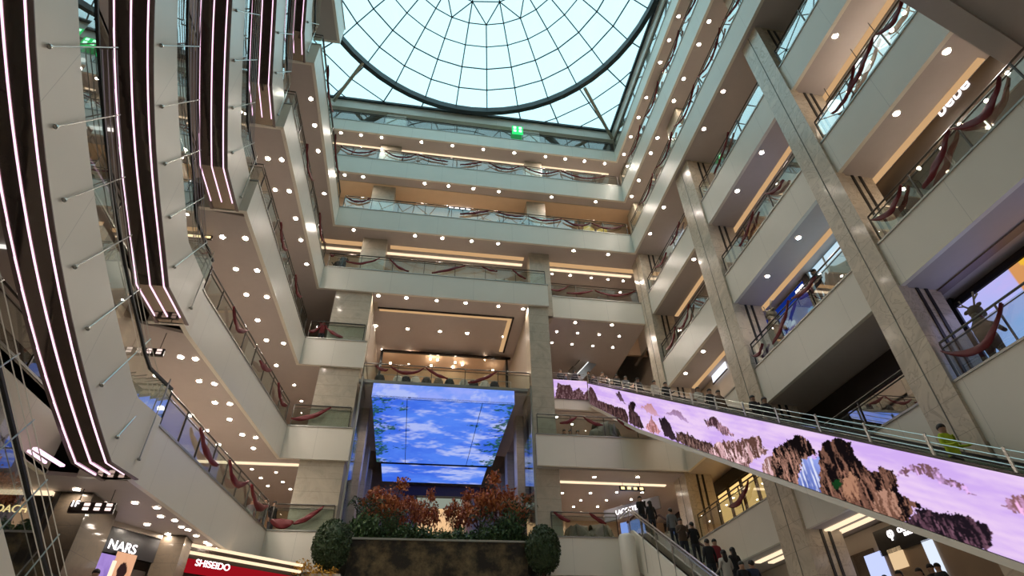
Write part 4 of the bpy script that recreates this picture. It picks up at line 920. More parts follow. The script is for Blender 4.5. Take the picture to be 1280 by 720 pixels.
# ------------------------------------------------------------------ small signs
def board(u0, v0, u1, v1, Y, name, label, mat=None, cat='sign', t=.08):
    a, b = on_y(u0, v0, Y), on_y(u1, v1, Y); o = empty(name, tuple(a), 0, label, cat)
    sub(o, MB().box(a.x, Y, min(a.z, b.z), b.x, Y + t, max(a.z, b.z)), 'board', mat or M['black']); return o, a, b
def blocks(o, a, b, Y, n, mat, fill=.45, rows=1):
    w = (b.x - a.x) / n; h = abs(a.z - b.z); zt, zb = max(a.z, b.z), min(a.z, b.z)
    for i in range(n):
        mb = MB()
        for r in range(rows): mb.box(a.x + w * (i + .25), Y - .02, zb + h * (.25 + .4 * r), a.x + w * (i + .25 + fill), Y, zb + h * (.25 + .4 * r + .5 / rows))
        sub(o, mb, 'lit_word', mat)
def hang(o, a, b, Y, z):
    for x in (a.x + .15 * (b.x - a.x), a.x + .85 * (b.x - a.x)):
        t = MB(); t.tube([(x, Y + .04, max(a.z, b.z)), (x, Y + .04, z)], .012, 5); sub(o, t, 'hanger', M['dark_steel'])
o, a, b = board(774, 607, 806, 614, 28.3, 'hanging_sign', 'dark hanging direction sign over the second storey railing near the lower escalator'); blocks(o, a, b, 28.3, 4, M['warm_sign'], .55); hang(o, a, b, 28.3, ZS[2] + .03)
o, a, b = board(89, 627, 140, 642, 17.0, 'hanging_sign', 'hanging direction sign reading 1F, in front of the stone pier at the lower left', pbr('sign_brown', (.03, .02, .015), .4))
text('1F', 'sign_letters', .22, M['white_sign'], (a.x + .12, 16.98, a.z - .06), (1, 0, 0), (0, 0, 1), o)
aa = Vector((a.x + .28, 0, a.z)); blocks(o, aa, b, 17.0, 3, emit('red_white_words', (1, .75, .68), 1.8), .5, 2); hang(o, a, b, 17.0, ZS[1] + .03)
o, a, b = board(157, 433, 203, 445, 16.6, 'hanging_sign', 'dark hanging direction sign with lit words beside the second lowest left escalator', pbr('sign_brown', (.03, .02, .015), .4)); blocks(o, a, b, 16.6, 4, emit('red_white_words', (1, .75, .68), 1.2), .5, 2); hang(o, a, b, 16.6, ZS[2] + .03)
o, a, b = board(233, 292, 264, 299, 17.5, 'hanging_sign', 'small hanging sign beside the third lowest left escalator', pbr('sign_brown', (.03, .02, .015), .4)); blocks(o, a, b, 17.5, 3, M['warm_sign'], .6); hang(o, a, b, 17.5, ZS[3] + .03)
o, a, b = board(640, 157, 654, 168, 26.8, 'exit_sign', 'bright green exit sign at the top storey railing under the dome', M['green_sign']); blocks(o, a, b, 26.8, 2, emit('pale_green', (.5, 1, .7), 2.5), .5, 2)
o, a, b = board(762, 623, 772, 628, 32.0, 'exit_sign', 'small green exit sign hanging over the elephant toys', M['green_dim']); hang(o, a, b, 32.0, ZS[2] + .03)
o, a, b = board(371, 611, 380, 616, 32.0, 'exit_sign', 'small green exit sign hanging over the second storey left corner', M['green_dim']); hang(o, a, b, 32.0, ZS[2] + .03)
o, a, b = board(560, 255, 588, 264, 29.3, 'shop_sign', 'small dark sign with white letters on the back wall of the sixth storey', M['black']); blocks(o, a, b, 29.3, 4, M['white_sign'], .7)
lc = empty('shop_sign', (11.77, 31.3, 10.7), 0, 'white lit shop sign over a blue window beside the lower escalator people', 'sign')
dl = Vector((.7, -.95, 0)).normalized(); text('LACOSTE', 'sign_letters', .34, M['white_sign'], (11.6, 31.0, 10.95), dl, (0, 0, 1), lc)
b = MB(); b.strip([Vector((10.7, 32.3, 0)), Vector((12.9, 29.4, 0))], -.2, -.05, 10.65, 11.3); sub(lc, b, 'board', pbr('sign_grey', (.22, .22, .26), .4))
b = MB(); b.strip([Vector((11.3, 31.5, 0)), Vector((12.2, 30.3, 0))], -.18, -.06, 9.6, 10.4); sub(lc, b, 'blue_window', emit('blue_window', (.25, .4, .9), .8))
# ground storey shops on the slanted front at the lower left
P0, P1, P2, P3 = Vector((-11.2, 16.9, 0)), Vector((-8.15, 21.5, 0)), Vector((-7.55, 22.4, 0)), Vector((-4.2, 25.4, 0))
ns = empty('storefront', (P0.x, P0.y, 3.4), 0, 'black cosmetics shop front with white letters and two picture panels at the lower left', 'shop front')
b = MB(); b.strip([P0, P1], -.3, -.1, 6.0, 6.72); sub(ns, b, 'header', M['black'])
b = MB(); b.strip([P0, P1], -.5, -.3, 3.4, 5.75); sub(ns, b, 'back_panel', M['dark_wall'])
b = MB(); b.strip([P0, P1], -.32, -.05, 6.72, 6.87); sub(ns, b, 'bulkhead', M['wall'])
dn = (P1 - P0).normalized()
def on_diag(u, v, A, B): n = Vector((-(B - A).y, (B - A).x, 0)).normalized(); return on_p(u, v, A, n)
c_ = on_diag(154, 684, P0, P1); text('NARS', 'sign_letters', .38, M['white_sign'], c_ + Vector((dn.y, -dn.x, 0)) * -.02, dn, (0, 0, 1), ns)
def face_a(c0, c1, hair):
    def f(a, b):
        c = lerp(c0, c1, b + .3 * fbm(a * 3, b * 3, 4))
        d = ((a - .52) / .3) ** 2 + ((b - .6) / .26) ** 2
        if d < 1: c = lerp(c, c1, .8)
        if hair and d < 1.25 and b > .72 + .1 * math.sin(a * 9): c = srgb(52, 34, 34)[:3]
        return c
    return f
for (ua, ub), cols in (((118, 146), (srgb(112, 84, 170)[:3], srgb(170, 140, 214)[:3], False)), ((149, 172), (srgb(222, 150, 110)[:3], srgb(236, 178, 140)[:3], True))):
    a, b_ = on_diag(ua, 684, P0, P1), on_diag(ub, 694, P0, P1); grid_screen('picture_panel', (a.x, a.y, 3.7), (b_.x - a.x, b_.y - a.y, 0), (0, 0, on_diag((ua + ub) / 2, 692, P0, P1).z - 3.7), 40, 50, face_a(*cols), ns, .05)
a = on_diag(147.5, 690, P0, P1); b = MB(); b.box(a.x - .05, a.y - .05, 3.6, a.x + .05, a.y + .05, 5.8); sub(ns, b, 'light_post', emit('warm_post', (1, .8, .6), 1.2))
ss = empty('storefront', (P2.x, P2.y, 3.4), 0, 'shop front with red fascia and white letters under warm strip lights at the lower left', 'shop front')
b = MB(); b.strip([P2, P3], -.25, -.05, 5.95, 6.35); sub(ss, b, 'red_header', emit('red_header_glow', (.55, .01, .02), .55)); 
for z, l in ((6.72, .05), (6.5, .0)):
    b = MB(); b.strip([P2, P3], l - .12, l, z, z + .08); sub(ss, b, 'strip_light', M['cove_hot'])
b = MB(); b.strip([P2, P3], -.5, -.25, 3.4, 6.85); sub(ss, b, 'back_panel', M['dark_wall'])
c_ = on_diag(266, 707, P2, P3); dn2 = (P3 - P2).normalized(); text('SHISEIDO', 'sign_letters', .3, M['white_sign'], c_ + Vector((dn2.y, -dn2.x, 0)) * .02, dn2, (0, 0, 1), ss)
struct(MB().box(-8.3, 21.6, 3.4, -7.5, 22.4, 6.85).build('column', M['brownstone']), 'narrow stone pier between the two shops at the lower left')
ch = empty('storefront', (-11.6, 16.5, 3.4), 0, 'black shop header with gold letters at the lower left edge', 'shop front')
a, b_ = on_y(-30, 612, 17.2), on_y(50, 650, 17.2)
sub(ch, MB().box(a.x, 17.2, 6.0, b_.x, 17.5, 6.75), 'header', M['black']); sub(ch, MB().box(a.x, 17.15, 6.72, b_.x, 17.5, 6.84), 'strip_light', M['cove_hot'])
c_ = on_y(9, 636, 17.18); text('COACH', 'sign_letters', .27, M['warm_sign'], c_, (1, 0, 0), (0, 0, 1), ch); sub(ch, MB().box(a.x, 17.3, 3.4, b_.x, 17.5, 6.0), 'display_glass', M['darkmirror'])

# ------------------------------------------------------------------ store above the sky screen
slab([(-3.4, 27.3), (5.75, 27.3), (5.75, 36), (-3.4, 36)], 3, 'store above the sky screen', z=15.95, what='floor')
struct(MB().box(-3.4, 26.99, 15.82, 5.72, 27.25, 15.98).build('trim_93', M['curb']), 'metal edge over the sky screen')
railing('B3c', [(-3.3, 27.15, 15.98), (5.7, 27.15, 15.98)], 'glass railing of the clothes store directly above the sky screen')
swags('B3c', 'railing directly above the sky screen', [(468, 485, .9, .7, .1, .14), (487, 530, .9, .95, .35, .15), (531, 560, 1.0, .4, .1, .15), (585, 622, .2, 1.0, .1, .16)])
sf = empty('storefront', (-3.2, 33, 15.95), 0, 'peach lit clothes store with dark frame above the sky screen', 'shop front')
fr = MB(); fr.box(-3.0, 32.95, 21.3, 5.6, 33.1, 21.45); fr.box(-3.05, 32.95, 15.95, -2.9, 33.1, 21.4); fr.box(5.25, 32.95, 15.95, 5.4, 33.1, 21.4); sub(sf, fr, 'dark_frame', M['black'])
sub(sf, MB().box(-3.3, 35.2, 15.95, 5.7, 35.3, 21.6), 'back_panel', M['peach']); sub(sf, MB().box(-3.0, 33.1, 21.4, 5.3, 35.2, 21.5), 'store_ceiling', M['peach'])
b = MB(); b.box(-3.1, 28.6, ZS[4] - .02, 5.0, 28.85, ZS[4] + .03); b.box(4.75, 28.6, ZS[4] - .02, 5.0, 32.6, ZS[4] + .03); sub(sf, b, 'ceiling_strip_light', M['cove'])
b = MB(); b.box(-3.2, 28.5, ZS[4] - .05, 5.1, 28.58, ZS[4] + .03); b.box(5.02, 28.5, ZS[4] - .05, 5.12, 32.7, ZS[4] + .03); sub(sf, b, 'ceiling_dark_edge', M['groove'])
SPOTS = [(478, 437), (485, 438), (505, 437), (512, 439), (534, 438), (540, 440), (487, 448), (488, 454), (491, 445), (500, 446), (509, 447), (515, 448), (511, 454), (538, 449), (539, 457), (547, 450), (559, 451), (569, 453), (566, 459), (588, 448), (606, 449), (627, 451), (616, 463), (578, 456)]
for i, (u, v) in enumerate(sorted(SPOTS)):
    p = on_y(u, v, 33.4 + .6 * (i % 3)); o = MB().ball((0, 0, 0), .07, .07, .07, 8, 6).build('spot_lamp', M['lamp_small']); o.location = p
    tag(o, '%s small spot lamp from left in the store above the sky screen' % (ORD[i] if i < 20 else 'twenty-' + ORD[i - 20]), 'spot light', 'spot lamps in the clothes store')
def coat(i, x, y, z, col, lab):
    mb = MB(); vs = []; pr_ = [(0, .05, .03), (-.05, .2, .08), (-.2, .24, .1), (-.6, .2, .1), (-.95, .25, .12), (-.97, .1, .05)]
    for dz, rx, ry in pr_: vs += [(rx * math.cos(2 * math.pi * q / 12), ry * math.sin(2 * math.pi * q / 12), dz) for q in range(12)]
    fs = [(j * 12 + q, (j + 1) * 12 + q, (j + 1) * 12 + (q + 1) % 12, j * 12 + (q + 1) % 12) for j in range(5) for q in range(12)]
    r = empty('hanging_coat', (x, y, z), 0, lab, 'coat', 'coats in the store above the sky screen')
    o = mb.add(vs, fs).build('coat_body', pbr('coat_cloth', col, .9), r, True)
    for s in (-1, 1): k = MB(); k.tube([(s * .2, 0, -.18), (s * .27, .02, -.45), (s * .28, -.02, -.75)], .06, 7); k.build('sleeve', o.data.materials[0], r, True)
CO = [(474, (.03, .03, .03), 'black'), (497, (.42, .4, .36), 'pale grey'), (507, (.02, .02, .025), 'black'), (519, (.5, .46, .4), 'cream'), (533, (.05, .045, .04), 'charcoal'), (548, (.14, .11, .08), 'brown'), (562, (.02, .025, .025), 'black'), (580, (.3, .29, .26), 'grey'), (592, (.03, .03, .03), 'black'), (606, (.4, .38, .34), 'cream'), (618, (.03, .03, .035), 'black')]
rk = empty('clothes_rail', (-2.8, 29.6, 15.95), 0, 'long steel clothes rail behind the railing above the sky screen', 'clothes rail'); b = MB(); b.tube([(-2.6, 29.6, 17.75), (5.0, 29.6, 17.75)], .025, 6); sub(rk, b, 'bar', M['steel'])
for x in (-2.6, 1.2, 5.0): b = MB(); b.tube([(x, 29.6, 15.95), (x, 29.6, 17.75)], .025, 6); sub(rk, b, 'upright', M['steel'])
for i, (u, c, nm) in enumerate(CO): p = on_y(u, 478, 29.6); coat(i, p.x, 29.6, 17.72, c, '%s coat hanging %s from the left on the clothes rail above the sky screen' % (nm, ORD[i]))

# short escalator seen deep behind the landing, under the fifth storey
Q0, Q1 = on_y(720, 470, 33.0), on_y(748, 440, 33.6)
de = empty('escalator', tuple(Q0), 0, 'short pale blue escalator deep behind the people at the upper landing', 'escalator')
for l in (0, -.9):
    b = MB(); b.strip([Q0, Q1], l - .04, l + .04, -.7, .1); sub(de, b, 'side_panel', pbr('pale_blue_panel', (.42, .50, .60), .35)); gl = MB(); gl.strip([Q0, Q1], l - .01, l + .01, .1, .8); sub(de, gl, 'glass_panel', M['glass']); hr = MB(); hr.strip([Q0, Q1], l - .04, l + .04, .8, .87); sub(de, hr, 'handrail', M['rubber'])
b = MB(); b.strip([Q0, Q1], -.9, 0, -.75, -.68); sub(de, b, 'underside', pbr('pale_blue_panel', (.42, .50, .60), .35))
b = MB(); b.strip([Q0 + Vector((0, 0, .1)), Q1 + Vector((0, 0, .1))], .04, .07, -.06, 0); sub(de, b, 'light_line', M['white_lamp'])
# ------------------------------------------------------------------ garden
def leaf_mat(name, c0, c1):
    m, nt, out = new_mat(name); b = nt.nodes.new('ShaderNodeBsdfPrincipled'); nt.links.new(b.outputs[0], out.inputs[0]); b.inputs['Roughness'].default_value = .55
    g = nt.nodes.new('ShaderNodeNewGeometry'); mx = nt.nodes.new('ShaderNodeMix'); mx.data_type = 'RGBA'; mx.inputs['A'].default_value = (*c0, 1); mx.inputs['B'].default_value = (*c1, 1)
    nt.links.new(g.outputs['Random Per Island'], mx.inputs['Factor']); nt.links.new(mx.outputs['Result'], b.inputs['Base Color']); return m
M['maple'] = leaf_mat('maple_leaves', (.34, .08, .025), (.62, .22, .06)); M['green'] = leaf_mat('green_leaves', (.02, .05, .015), (.06, .12, .03)); M['hedge'] = leaf_mat('hedge_leaves', (.015, .035, .012), (.04, .075, .02))
M['yellow_leaf'] = leaf_mat('yellow_leaves', (.40, .20, .02), (.62, .36, .04)); M['bark'] = pbr('bark', (.07, .045, .03), .8, noise_amt=.3); M['rock'] = pbr('dark_rock', (.05, .05, .06), .5, noise_amt=.4, bump=.6)
def leaves(mb, rnd, n, c, r, size, shell=.5):
    for _ in range(n):
        d = Vector((rnd.gauss(0, 1), rnd.gauss(0, 1), rnd.gauss(0, 1))).normalized() * (shell + (1 - shell) * rnd.random()) ; p = Vector((c[0] + d.x * r[0], c[1] + d.y * r[1], c[2] + d.z * r[2]))
        a = Vector((rnd.gauss(0, 1), rnd.gauss(0, 1), rnd.gauss(0, 1))).normalized(); b = a.cross(Vector((rnd.gauss(0, 1), rnd.gauss(0, 1), rnd.gauss(0, 1)))).normalized(); s = size * (.6 + .8 * rnd.random()); w = a.cross(b) * s * .12
        mb.add([p - a * s, p + b * s * .5 + w, p + a * s, p - b * s * .5 + w], [(0, 1, 2, 3)])
def maple(seed):
    rnd = random.Random(seed); r = empty('maple_tree'); tr, fo = MB(), MB()
    tr.tube([(0, 0, 0), (.05, .02, .6), (.0, .05, 1.1)], .05, 6)
    for k in range(7):
        a = k * 2.4 + seed; e = Vector((math.cos(a) * (.5 + .3 * rnd.random()), math.sin(a) * .6, 1.5 + 1.1 * rnd.random())); tr.tube([(0, .03, .8 + .05 * k), (e.x * .5, e.y * .5, e.z * .75), tuple(e)], .02, 5)
        leaves(fo, rnd, 170, e, (.42, .42, .34), .075, .1)
    leaves(fo, rnd, 260, (0, 0, 1.75), (.8, .75, .7), .075, .2)
    fo.build('foliage', M['maple'], r); tr.build('trunk', M['bark'], r, True); return r
mp = maple(3); MAP = [(488, 615, 28.6, 1.15), (508, 630, 30.2, 1.0), (470, 635, 28.0, .85), (535, 628, 31.5, .9), (572, 632, 31.5, .85), (600, 622, 28.8, 1.1), (622, 610, 28.9, 1.2), (643, 630, 28.2, .9)]
for i, (u, v, Y, s) in enumerate(MAP):
    t = mp if i == 0 else copy_tree(mp); p = on_y(u, v, Y); t.location = (p.x, Y, 7.75); t.rotation_euler = (0, 0, i * 1.9); h = (p.z + .35 - 7.75) / 2.45; t.scale = (s, s, h)
    tag(t, '%s red maple from the left in the garden under the sky screen' % ORD[i], 'tree', 'red maples in the garden')
def bush(kind, seed):
    rnd = random.Random(seed); r = empty('shrub' if kind == 'shrub' else 'palm_plant'); fo, st_ = MB(), MB()
    if kind == 'shrub':
        for k in range(5): a = k * 1.3; leaves(fo, rnd, 130, (math.cos(a) * .3, math.sin(a) * .25, .45 + .12 * (k % 3)), (.35, .3, .34), .075, .35); st_.tube([(0, 0, 0), (math.cos(a) * .25, math.sin(a) * .2, .4)], .015, 4)
    else:
        for k in range(13):
            a = k * 2.4; L = .9 + .3 * rnd.random(); pts = [Vector((math.cos(a) * L * q / 6 * .9, math.sin(a) * L * q / 6 * .9, .15 + 1.1 * math.sin(q / 6 * 2.0) * L * .75)) for q in range(7)]; st_.tube(pts, .01, 4)
            for q in range(1, 7):
                t_ = (pts[q] - pts[q - 1]).normalized(); sd = t_.cross(Vector((0, 0, 1))).normalized()
                for s in (-1, 1):
                    for m_ in (0, .5): c = pts[q - 1] + (pts[q] - pts[q - 1]) * m_; e = c + sd * s * .26 * (1.15 - q / 7) + t_ * .14 - Vector((0, 0, .04)); fo.add([c, c + t_ * .03, e, c - t_ * .03], [(0, 1, 2, 3)])
    fo.build('foliage', M['green'], r); st_.build('stem', M['bark'], r); return r
sh, pl_ = bush('shrub', 5), bush('palm', 8); SHR = [(452, 652), (472, 658), (490, 655), (508, 660), (524, 664), (541, 668), (560, 668), (578, 668), (596, 668), (613, 664), (630, 660), (645, 662), (462, 645), (637, 648)]
for i, (u, v) in enumerate(SHR):
    t = sh if i == 0 else copy_tree(sh); Y = 27.0 + .5 * (i % 3); p = on_y(u, v, Y); t.location = (p.x, Y, 7.75); t.rotation_euler = (0, 0, i * 1.1); t.scale = (1.05, 1.05, max(.7, (p.z + .25 - 7.75) / .95))
    tag(t, '%s green shrub from the left along the garden front' % ORD[[x[0] for x in sorted(enumerate(SHR), key=lambda q: q[1])].index(i)], 'shrub', 'green shrubs in the garden')
PAL = [(458, 628), (487, 642), (612, 650), (650, 636)]
for i, (u, v) in enumerate(PAL):
    t = pl_ if i == 0 else copy_tree(pl_); p = on_y(u, v, 27.4); t.location = (p.x, 27.5, 7.75); t.rotation_euler = (0, 0, i); t.scale = (1, 1, (p.z + .2 - 7.75) / 1.0); tag(t, '%s arching palm from the left in the garden' % ORD[i], 'palm', 'palms in the garden')
rnd = random.Random(4)
for i in range(12):
    mb = MB(); mb.ball((0, 0, 0), .45, .4, .3, 9, 6); mb.v = [tuple(Vector(p) * (1 + .25 * noise.noise(Vector(p) * 3 + Vector((i, 0, 0))))) for p in mb.v]
    o = mb.build('garden_rock', M['rock']); u = 548 + (i % 4) * 15; Y = 28.2 + (i // 4) * 1.1; o.location = (on_y(u, 650, Y).x, Y, 8.0 + .45 * (i // 4)); o.rotation_euler = (0, 0, i); tag(o, 'dark rock %s from the left in the %s row of the garden cascade' % (ORD[i % 4], ['front', 'middle', 'rear'][i // 4]), 'rock', 'dark rocks of the cascade')
pw = empty('planter', (-2.6, 26.5, 0), 0, 'dark rough stone planter wall with metal rim under the garden', 'planter')
M['rough'] = blotch_mat('stone_with_reflection', (.012, .009, .006), (.20, .145, .07), .3, 1.1)  # gold blotches paint a mottled reflection into the stone colour
sub(pw, MB().box(-2.6, 26.35, 0, 5.05, 26.6, 8.0), 'stone_face', M['rough']); sub(pw, MB().box(-2.65, 26.28, 8.0, 5.1, 26.7, 8.08), 'metal_rim', M['steel'])
for x, lab, v in ((-3.3, 'left', 678), (5.7, 'right', 690)):
    rnd = random.Random(int(x * 10)); r = empty('hedge_ball', (x, 26.1, 6.65), 0, 'big round clipped hedge %s of the stone planter' % lab, 'hedge')
    fo = MB(); leaves(fo, rnd, 2800, (0, 0, 1.05), (.8, .6, 1.05), .06, .86); fo.build('foliage', M['hedge'], r); k = MB(); k.ball((0, 0, 1.05), .72, .52, .95, 14, 10); k.build('inner_leaves', M['hedge'], r); k = MB(); k.tube([(0, 0, -.2), (0, 0, .5)], .1, 8); k.build('trunk', M['bark'], r)
    struct(MB().box(x - .6, 25.5, 3.4, x + .6, 26.3, 6.5).build('trim_9%d' % (4 if x < 0 else 5), M['wall']), 'plinth under the %s hedge' % lab)
for i, (u, v) in enumerate(((362, 712), (378, 706), (395, 712), (412, 716))):
    p = on_y(u, v, 25.6); rnd = random.Random(i); r = empty('yellow_shrub', (p.x, 25.6, 6.3), 0, '%s yellow leaved shrub from the left below the left hedge' % ORD[i], 'shrub', 'yellow shrubs'); fo = MB(); leaves(fo, rnd, 160, (0, 0, p.z - 6.3 - .1), (.42, .35, .34), .06, .2); fo.build('foliage', M['yellow_leaf'], r); k = MB(); k.tube([(0, 0, -.1), (0, 0, p.z - 6.3)], .02, 5); k.build('stem', M['bark'], r)
struct(MB().box(-6.0, 25.2, 3.4, -2.7, 26.0, 6.25).build('trim_96', M['wall']), 'planter ledge for the yellow shrubs')

# ------------------------------------------------------------------ toy animals
def skin_mesh(name, verts, edges, radii, mats, lvl=1, post=None):
    me = bpy.data.meshes.new(name + '_sk'); me.from_pydata(verts, edges, []); o = bpy.data.objects.new(name + '_sk', me); COL.objects.link(o)
    o.modifiers.new('s', 'SKIN'); 
    for i, r in enumerate(radii): me.skin_vertices[0].data[i].radius = r if isinstance(r, tuple) else (r, r); me.skin_vertices[0].data[i].use_root = (i == 0)
    m = o.modifiers.new('u', 'SUBSURF'); m.levels = lvl; m.render_levels = lvl
    dg = bpy.context.evaluated_depsgraph_get(); res = bpy.data.meshes.new_from_object(o.evaluated_get(dg)); res.name = name
    bpy.data.objects.remove(o); bpy.data.meshes.remove(me)
    res.materials.clear(); res.materials.append(mats); res.polygons.foreach_set('use_smooth', [True] * len(res.polygons)); return res
M['plush'] = pbr('grey_brown_plush', (.32, .28, .22), .95, noise_amt=.2, nscale=14); M['plush_dark'] = pbr('brown_plush', (.16, .13, .09), .95, noise_amt=.2, nscale=14)
el_me = skin_mesh('body', [(0, 0, .42), (.45, 0, .44), (.8, 0, .5), (1.0, 0, .46), (1.14, 0, .3), (1.2, 0, .14), (1.34, 0, .08), (-.35, 0, .4), (-.55, 0, .3), (.4, .3, .3), (.75, .38, .1), (.4, -.3, .3), (.75, -.38, .1), (-.3, .3, .25), (.05, .42, .1), (-.3, -.3, .25), (.05, -.42, .1), (-.7, 0, .2)],
    [(0, 1), (1, 2), (2, 3), (3, 4), (4, 5), (5, 6), (0, 7), (7, 8), (8, 17), (1, 9), (9, 10), (1, 11), (11, 12), (7, 13), (13, 14), (7, 15), (15, 16)], [.36, .3, .27, .2, .1, .08, .06, .33, .16, .13, .1, .13, .1, .15, .11, .15, .11, .03], M['plush'], 2)
def toy_elephant():
    r = empty('toy_elephant'); b = bpy.data.objects.new('body', el_me); COL.objects.link(b); b.parent = r
    for s in (-1, 1):
        mb = MB(); mb.v = []; mb.ball((0, 0, 0), .2, .04, .26, 12, 8); o = mb.build('ear', M['plush'], r, True); o.location = (.72, s * .32, .5); o.rotation_euler = (.25 * s, 0, -.5 * s)
        mb = MB(); mb.ball((0, 0, 0), .022, .022, .022, 8, 6); o = mb.build('eye', M['black'], r, True); o.location = (1.0, s * .17, .56)
        mb = MB(); mb.tube([(1.02, s * .12, .36), (1.16, s * .16, .26), (1.28, s * .17, .3)], .025, 6); mb.build('tusk', pbr('ivory', (.7, .66, .55), .5), r)
    return r
el = toy_elephant()
ELS = [('B1r', 728, 28.0, Z[1], .75, 2.9, 'toy elephant lying left behind the railing near the lower escalator'), ('B1r', 745, 28.0, Z[1], .8, .2, 'toy elephant lying right behind the railing near the lower escalator'),
       ('B2r', 750, 27.3, Z[2], 1.0, .2, 'toy elephant lying behind the railing just under the landscape screen'), ('B4', 625, 27.8, Z[4], .7, .1, 'toy elephant lying alone behind the railing above the sky screen bay'),
       ('B5', 655, 27.5, Z[5], .8, .1, 'big grey toy elephant behind the back railing of the sixth storey'), ('B5', 630, 27.5, Z[5], .6, 3.1, 'small toy elephant left of the big grey one on the sixth storey')]
for i, (k, u, Y, z, s, rz, lab) in enumerate(ELS):
    t = el if i == 0 else copy_tree(el); p = on_y(u, 300, Y)
    sm_ = min((abs(proj((x * .1, Y, z + .4))[0] - u), x * .1) for x in range(-80, 140))[1]; t.location = (sm_, Y, z - .1); t.rotation_euler = (0, 0, rz); t.scale = (s, s, s * 1.5); tag(t, lab, 'toy', 'toy elephants')
t = copy_tree(el); t.location = (14.3, 13.35, Z[2] - .1); t.rotation_euler = (0, 0, 1.75); t.scale = (.8, .8, 1.6); tag(t, 'big toy elephant beside the person in a dark cap, middle right bay', 'toy', 'toy elephants')
dm = skin_mesh('body', [(0, 0, .75), (0, 0, 1.0), (0, -.05, 1.22), (0, -.12, 1.4), (0, -.27, 1.38), (.13, 0, .5), (.14, -.02, .06), (-.13, 0, .5), (-.14, -.02, .06), (.22, -.05, .95), (.3, -.2, .7), (-.22, -.05, .95), (-.3, -.2, .7), (.14, -.1, .03), (-.14, -.1, .03)],
    [(0, 1), (1, 2), (2, 3), (3, 4), (0, 5), (5, 6), (6, 13), (0, 7), (7, 8), (8, 14), (1, 9), (9, 10), (1, 11), (11, 12)], [.2, .17, .09, .12, .06, .09, .06, .09, .06, .06, .05, .06, .05, .05, .05], M['plush_dark'], 2)
def toy_deer(loc, rz, s, lab):
    r = empty('toy_deer', loc, rz, lab, 'toy', 'toy deer'); r.scale = (s, s, s); o = bpy.data.objects.new('body', dm); COL.objects.link(o); o.parent = r
    b = MB(); b.ball((0, -.1, 1.42), .15, .16, .16, 14, 10); b.ball((0, -.25, 1.37), .08, .11, .075, 12, 8); b.ball((0, -.03, 1.25), .1, .1, .14, 10, 7); b.build('head', M['plush_dark'], r, True)
    for q in (-1, 1): b = MB(); b.ball((q * .07, -.235, 1.46), .02, .015, .022, 8, 6); b.build('eye', M['black'], r, True)
    for q in (-1, 1):
        b = MB(); b.tube([(q * .06, -.08, 1.53), (q * .16, -.06, 1.68), (q * .2, -.08, 1.84)], .022, 6); b.tube([(q * .16, -.06, 1.66), (q * .28, -.08, 1.74)], .02, 6); b.build('antler', M['plush'], r)
        b = MB(); b.ball((q * .17, -.07, 1.5), .08, .03, .05, 8, 6); b.build('ear', M['plush_dark'], r, True)
    b = MB(); b.lathe([(.1, 1.17), (.12, 1.2), (.1, 1.24)], 12, (0, -.05, 0)); b.build('scarf', M['ribbon'], r)
toy_deer((14.2, 17.75, Z[2] - .1), 1.57, 1.45, 'brown toy deer standing in front of the blue billboard'); toy_deer((14.1, 10.1, Z[1] - .1), 1.57, 1.15, 'brown toy deer standing in front of the pale picture screen')
# yellow butterfly on the sixth storey
bf = empty('butterfly_sculpture', (11.2, 28.0, Z[5] - .1), 0, 'big yellow butterfly sculpture at the right end of the sixth storey railing', 'sculpture'); p = on_y(742, 272, 28.0); my = pbr('yellow_paint', (.85, .55, .08), .4)
for s in (-1, 1):
    for sx, sz, dx, dz in ((.85, .55, .8, .75), (.55, .4, .55, .3)):
        mb = MB(); pts = [(s * (.08 + dx * (1 - math.cos(a)) * .5 + .25 * sx * math.sin(a) ** 2), 0, dz + sz * math.sin(a) * (.55 + .45 * math.sin(a / 2))) for a in [2 * math.pi * q / 22 for q in range(22)]]; mb.prism([(p.x + x, 28.0 + .05 * s, Z[5] + .3 + z) for x, y, z in pts], (0, .06, 0)); sub(bf, mb, 'wing', my)
mb = MB(); mb.tube([(p.x, 28, Z[5] - .1), (p.x, 28, Z[5] + 1.2)], .06, 8); sub(bf, mb, 'body', M['plush_dark'])

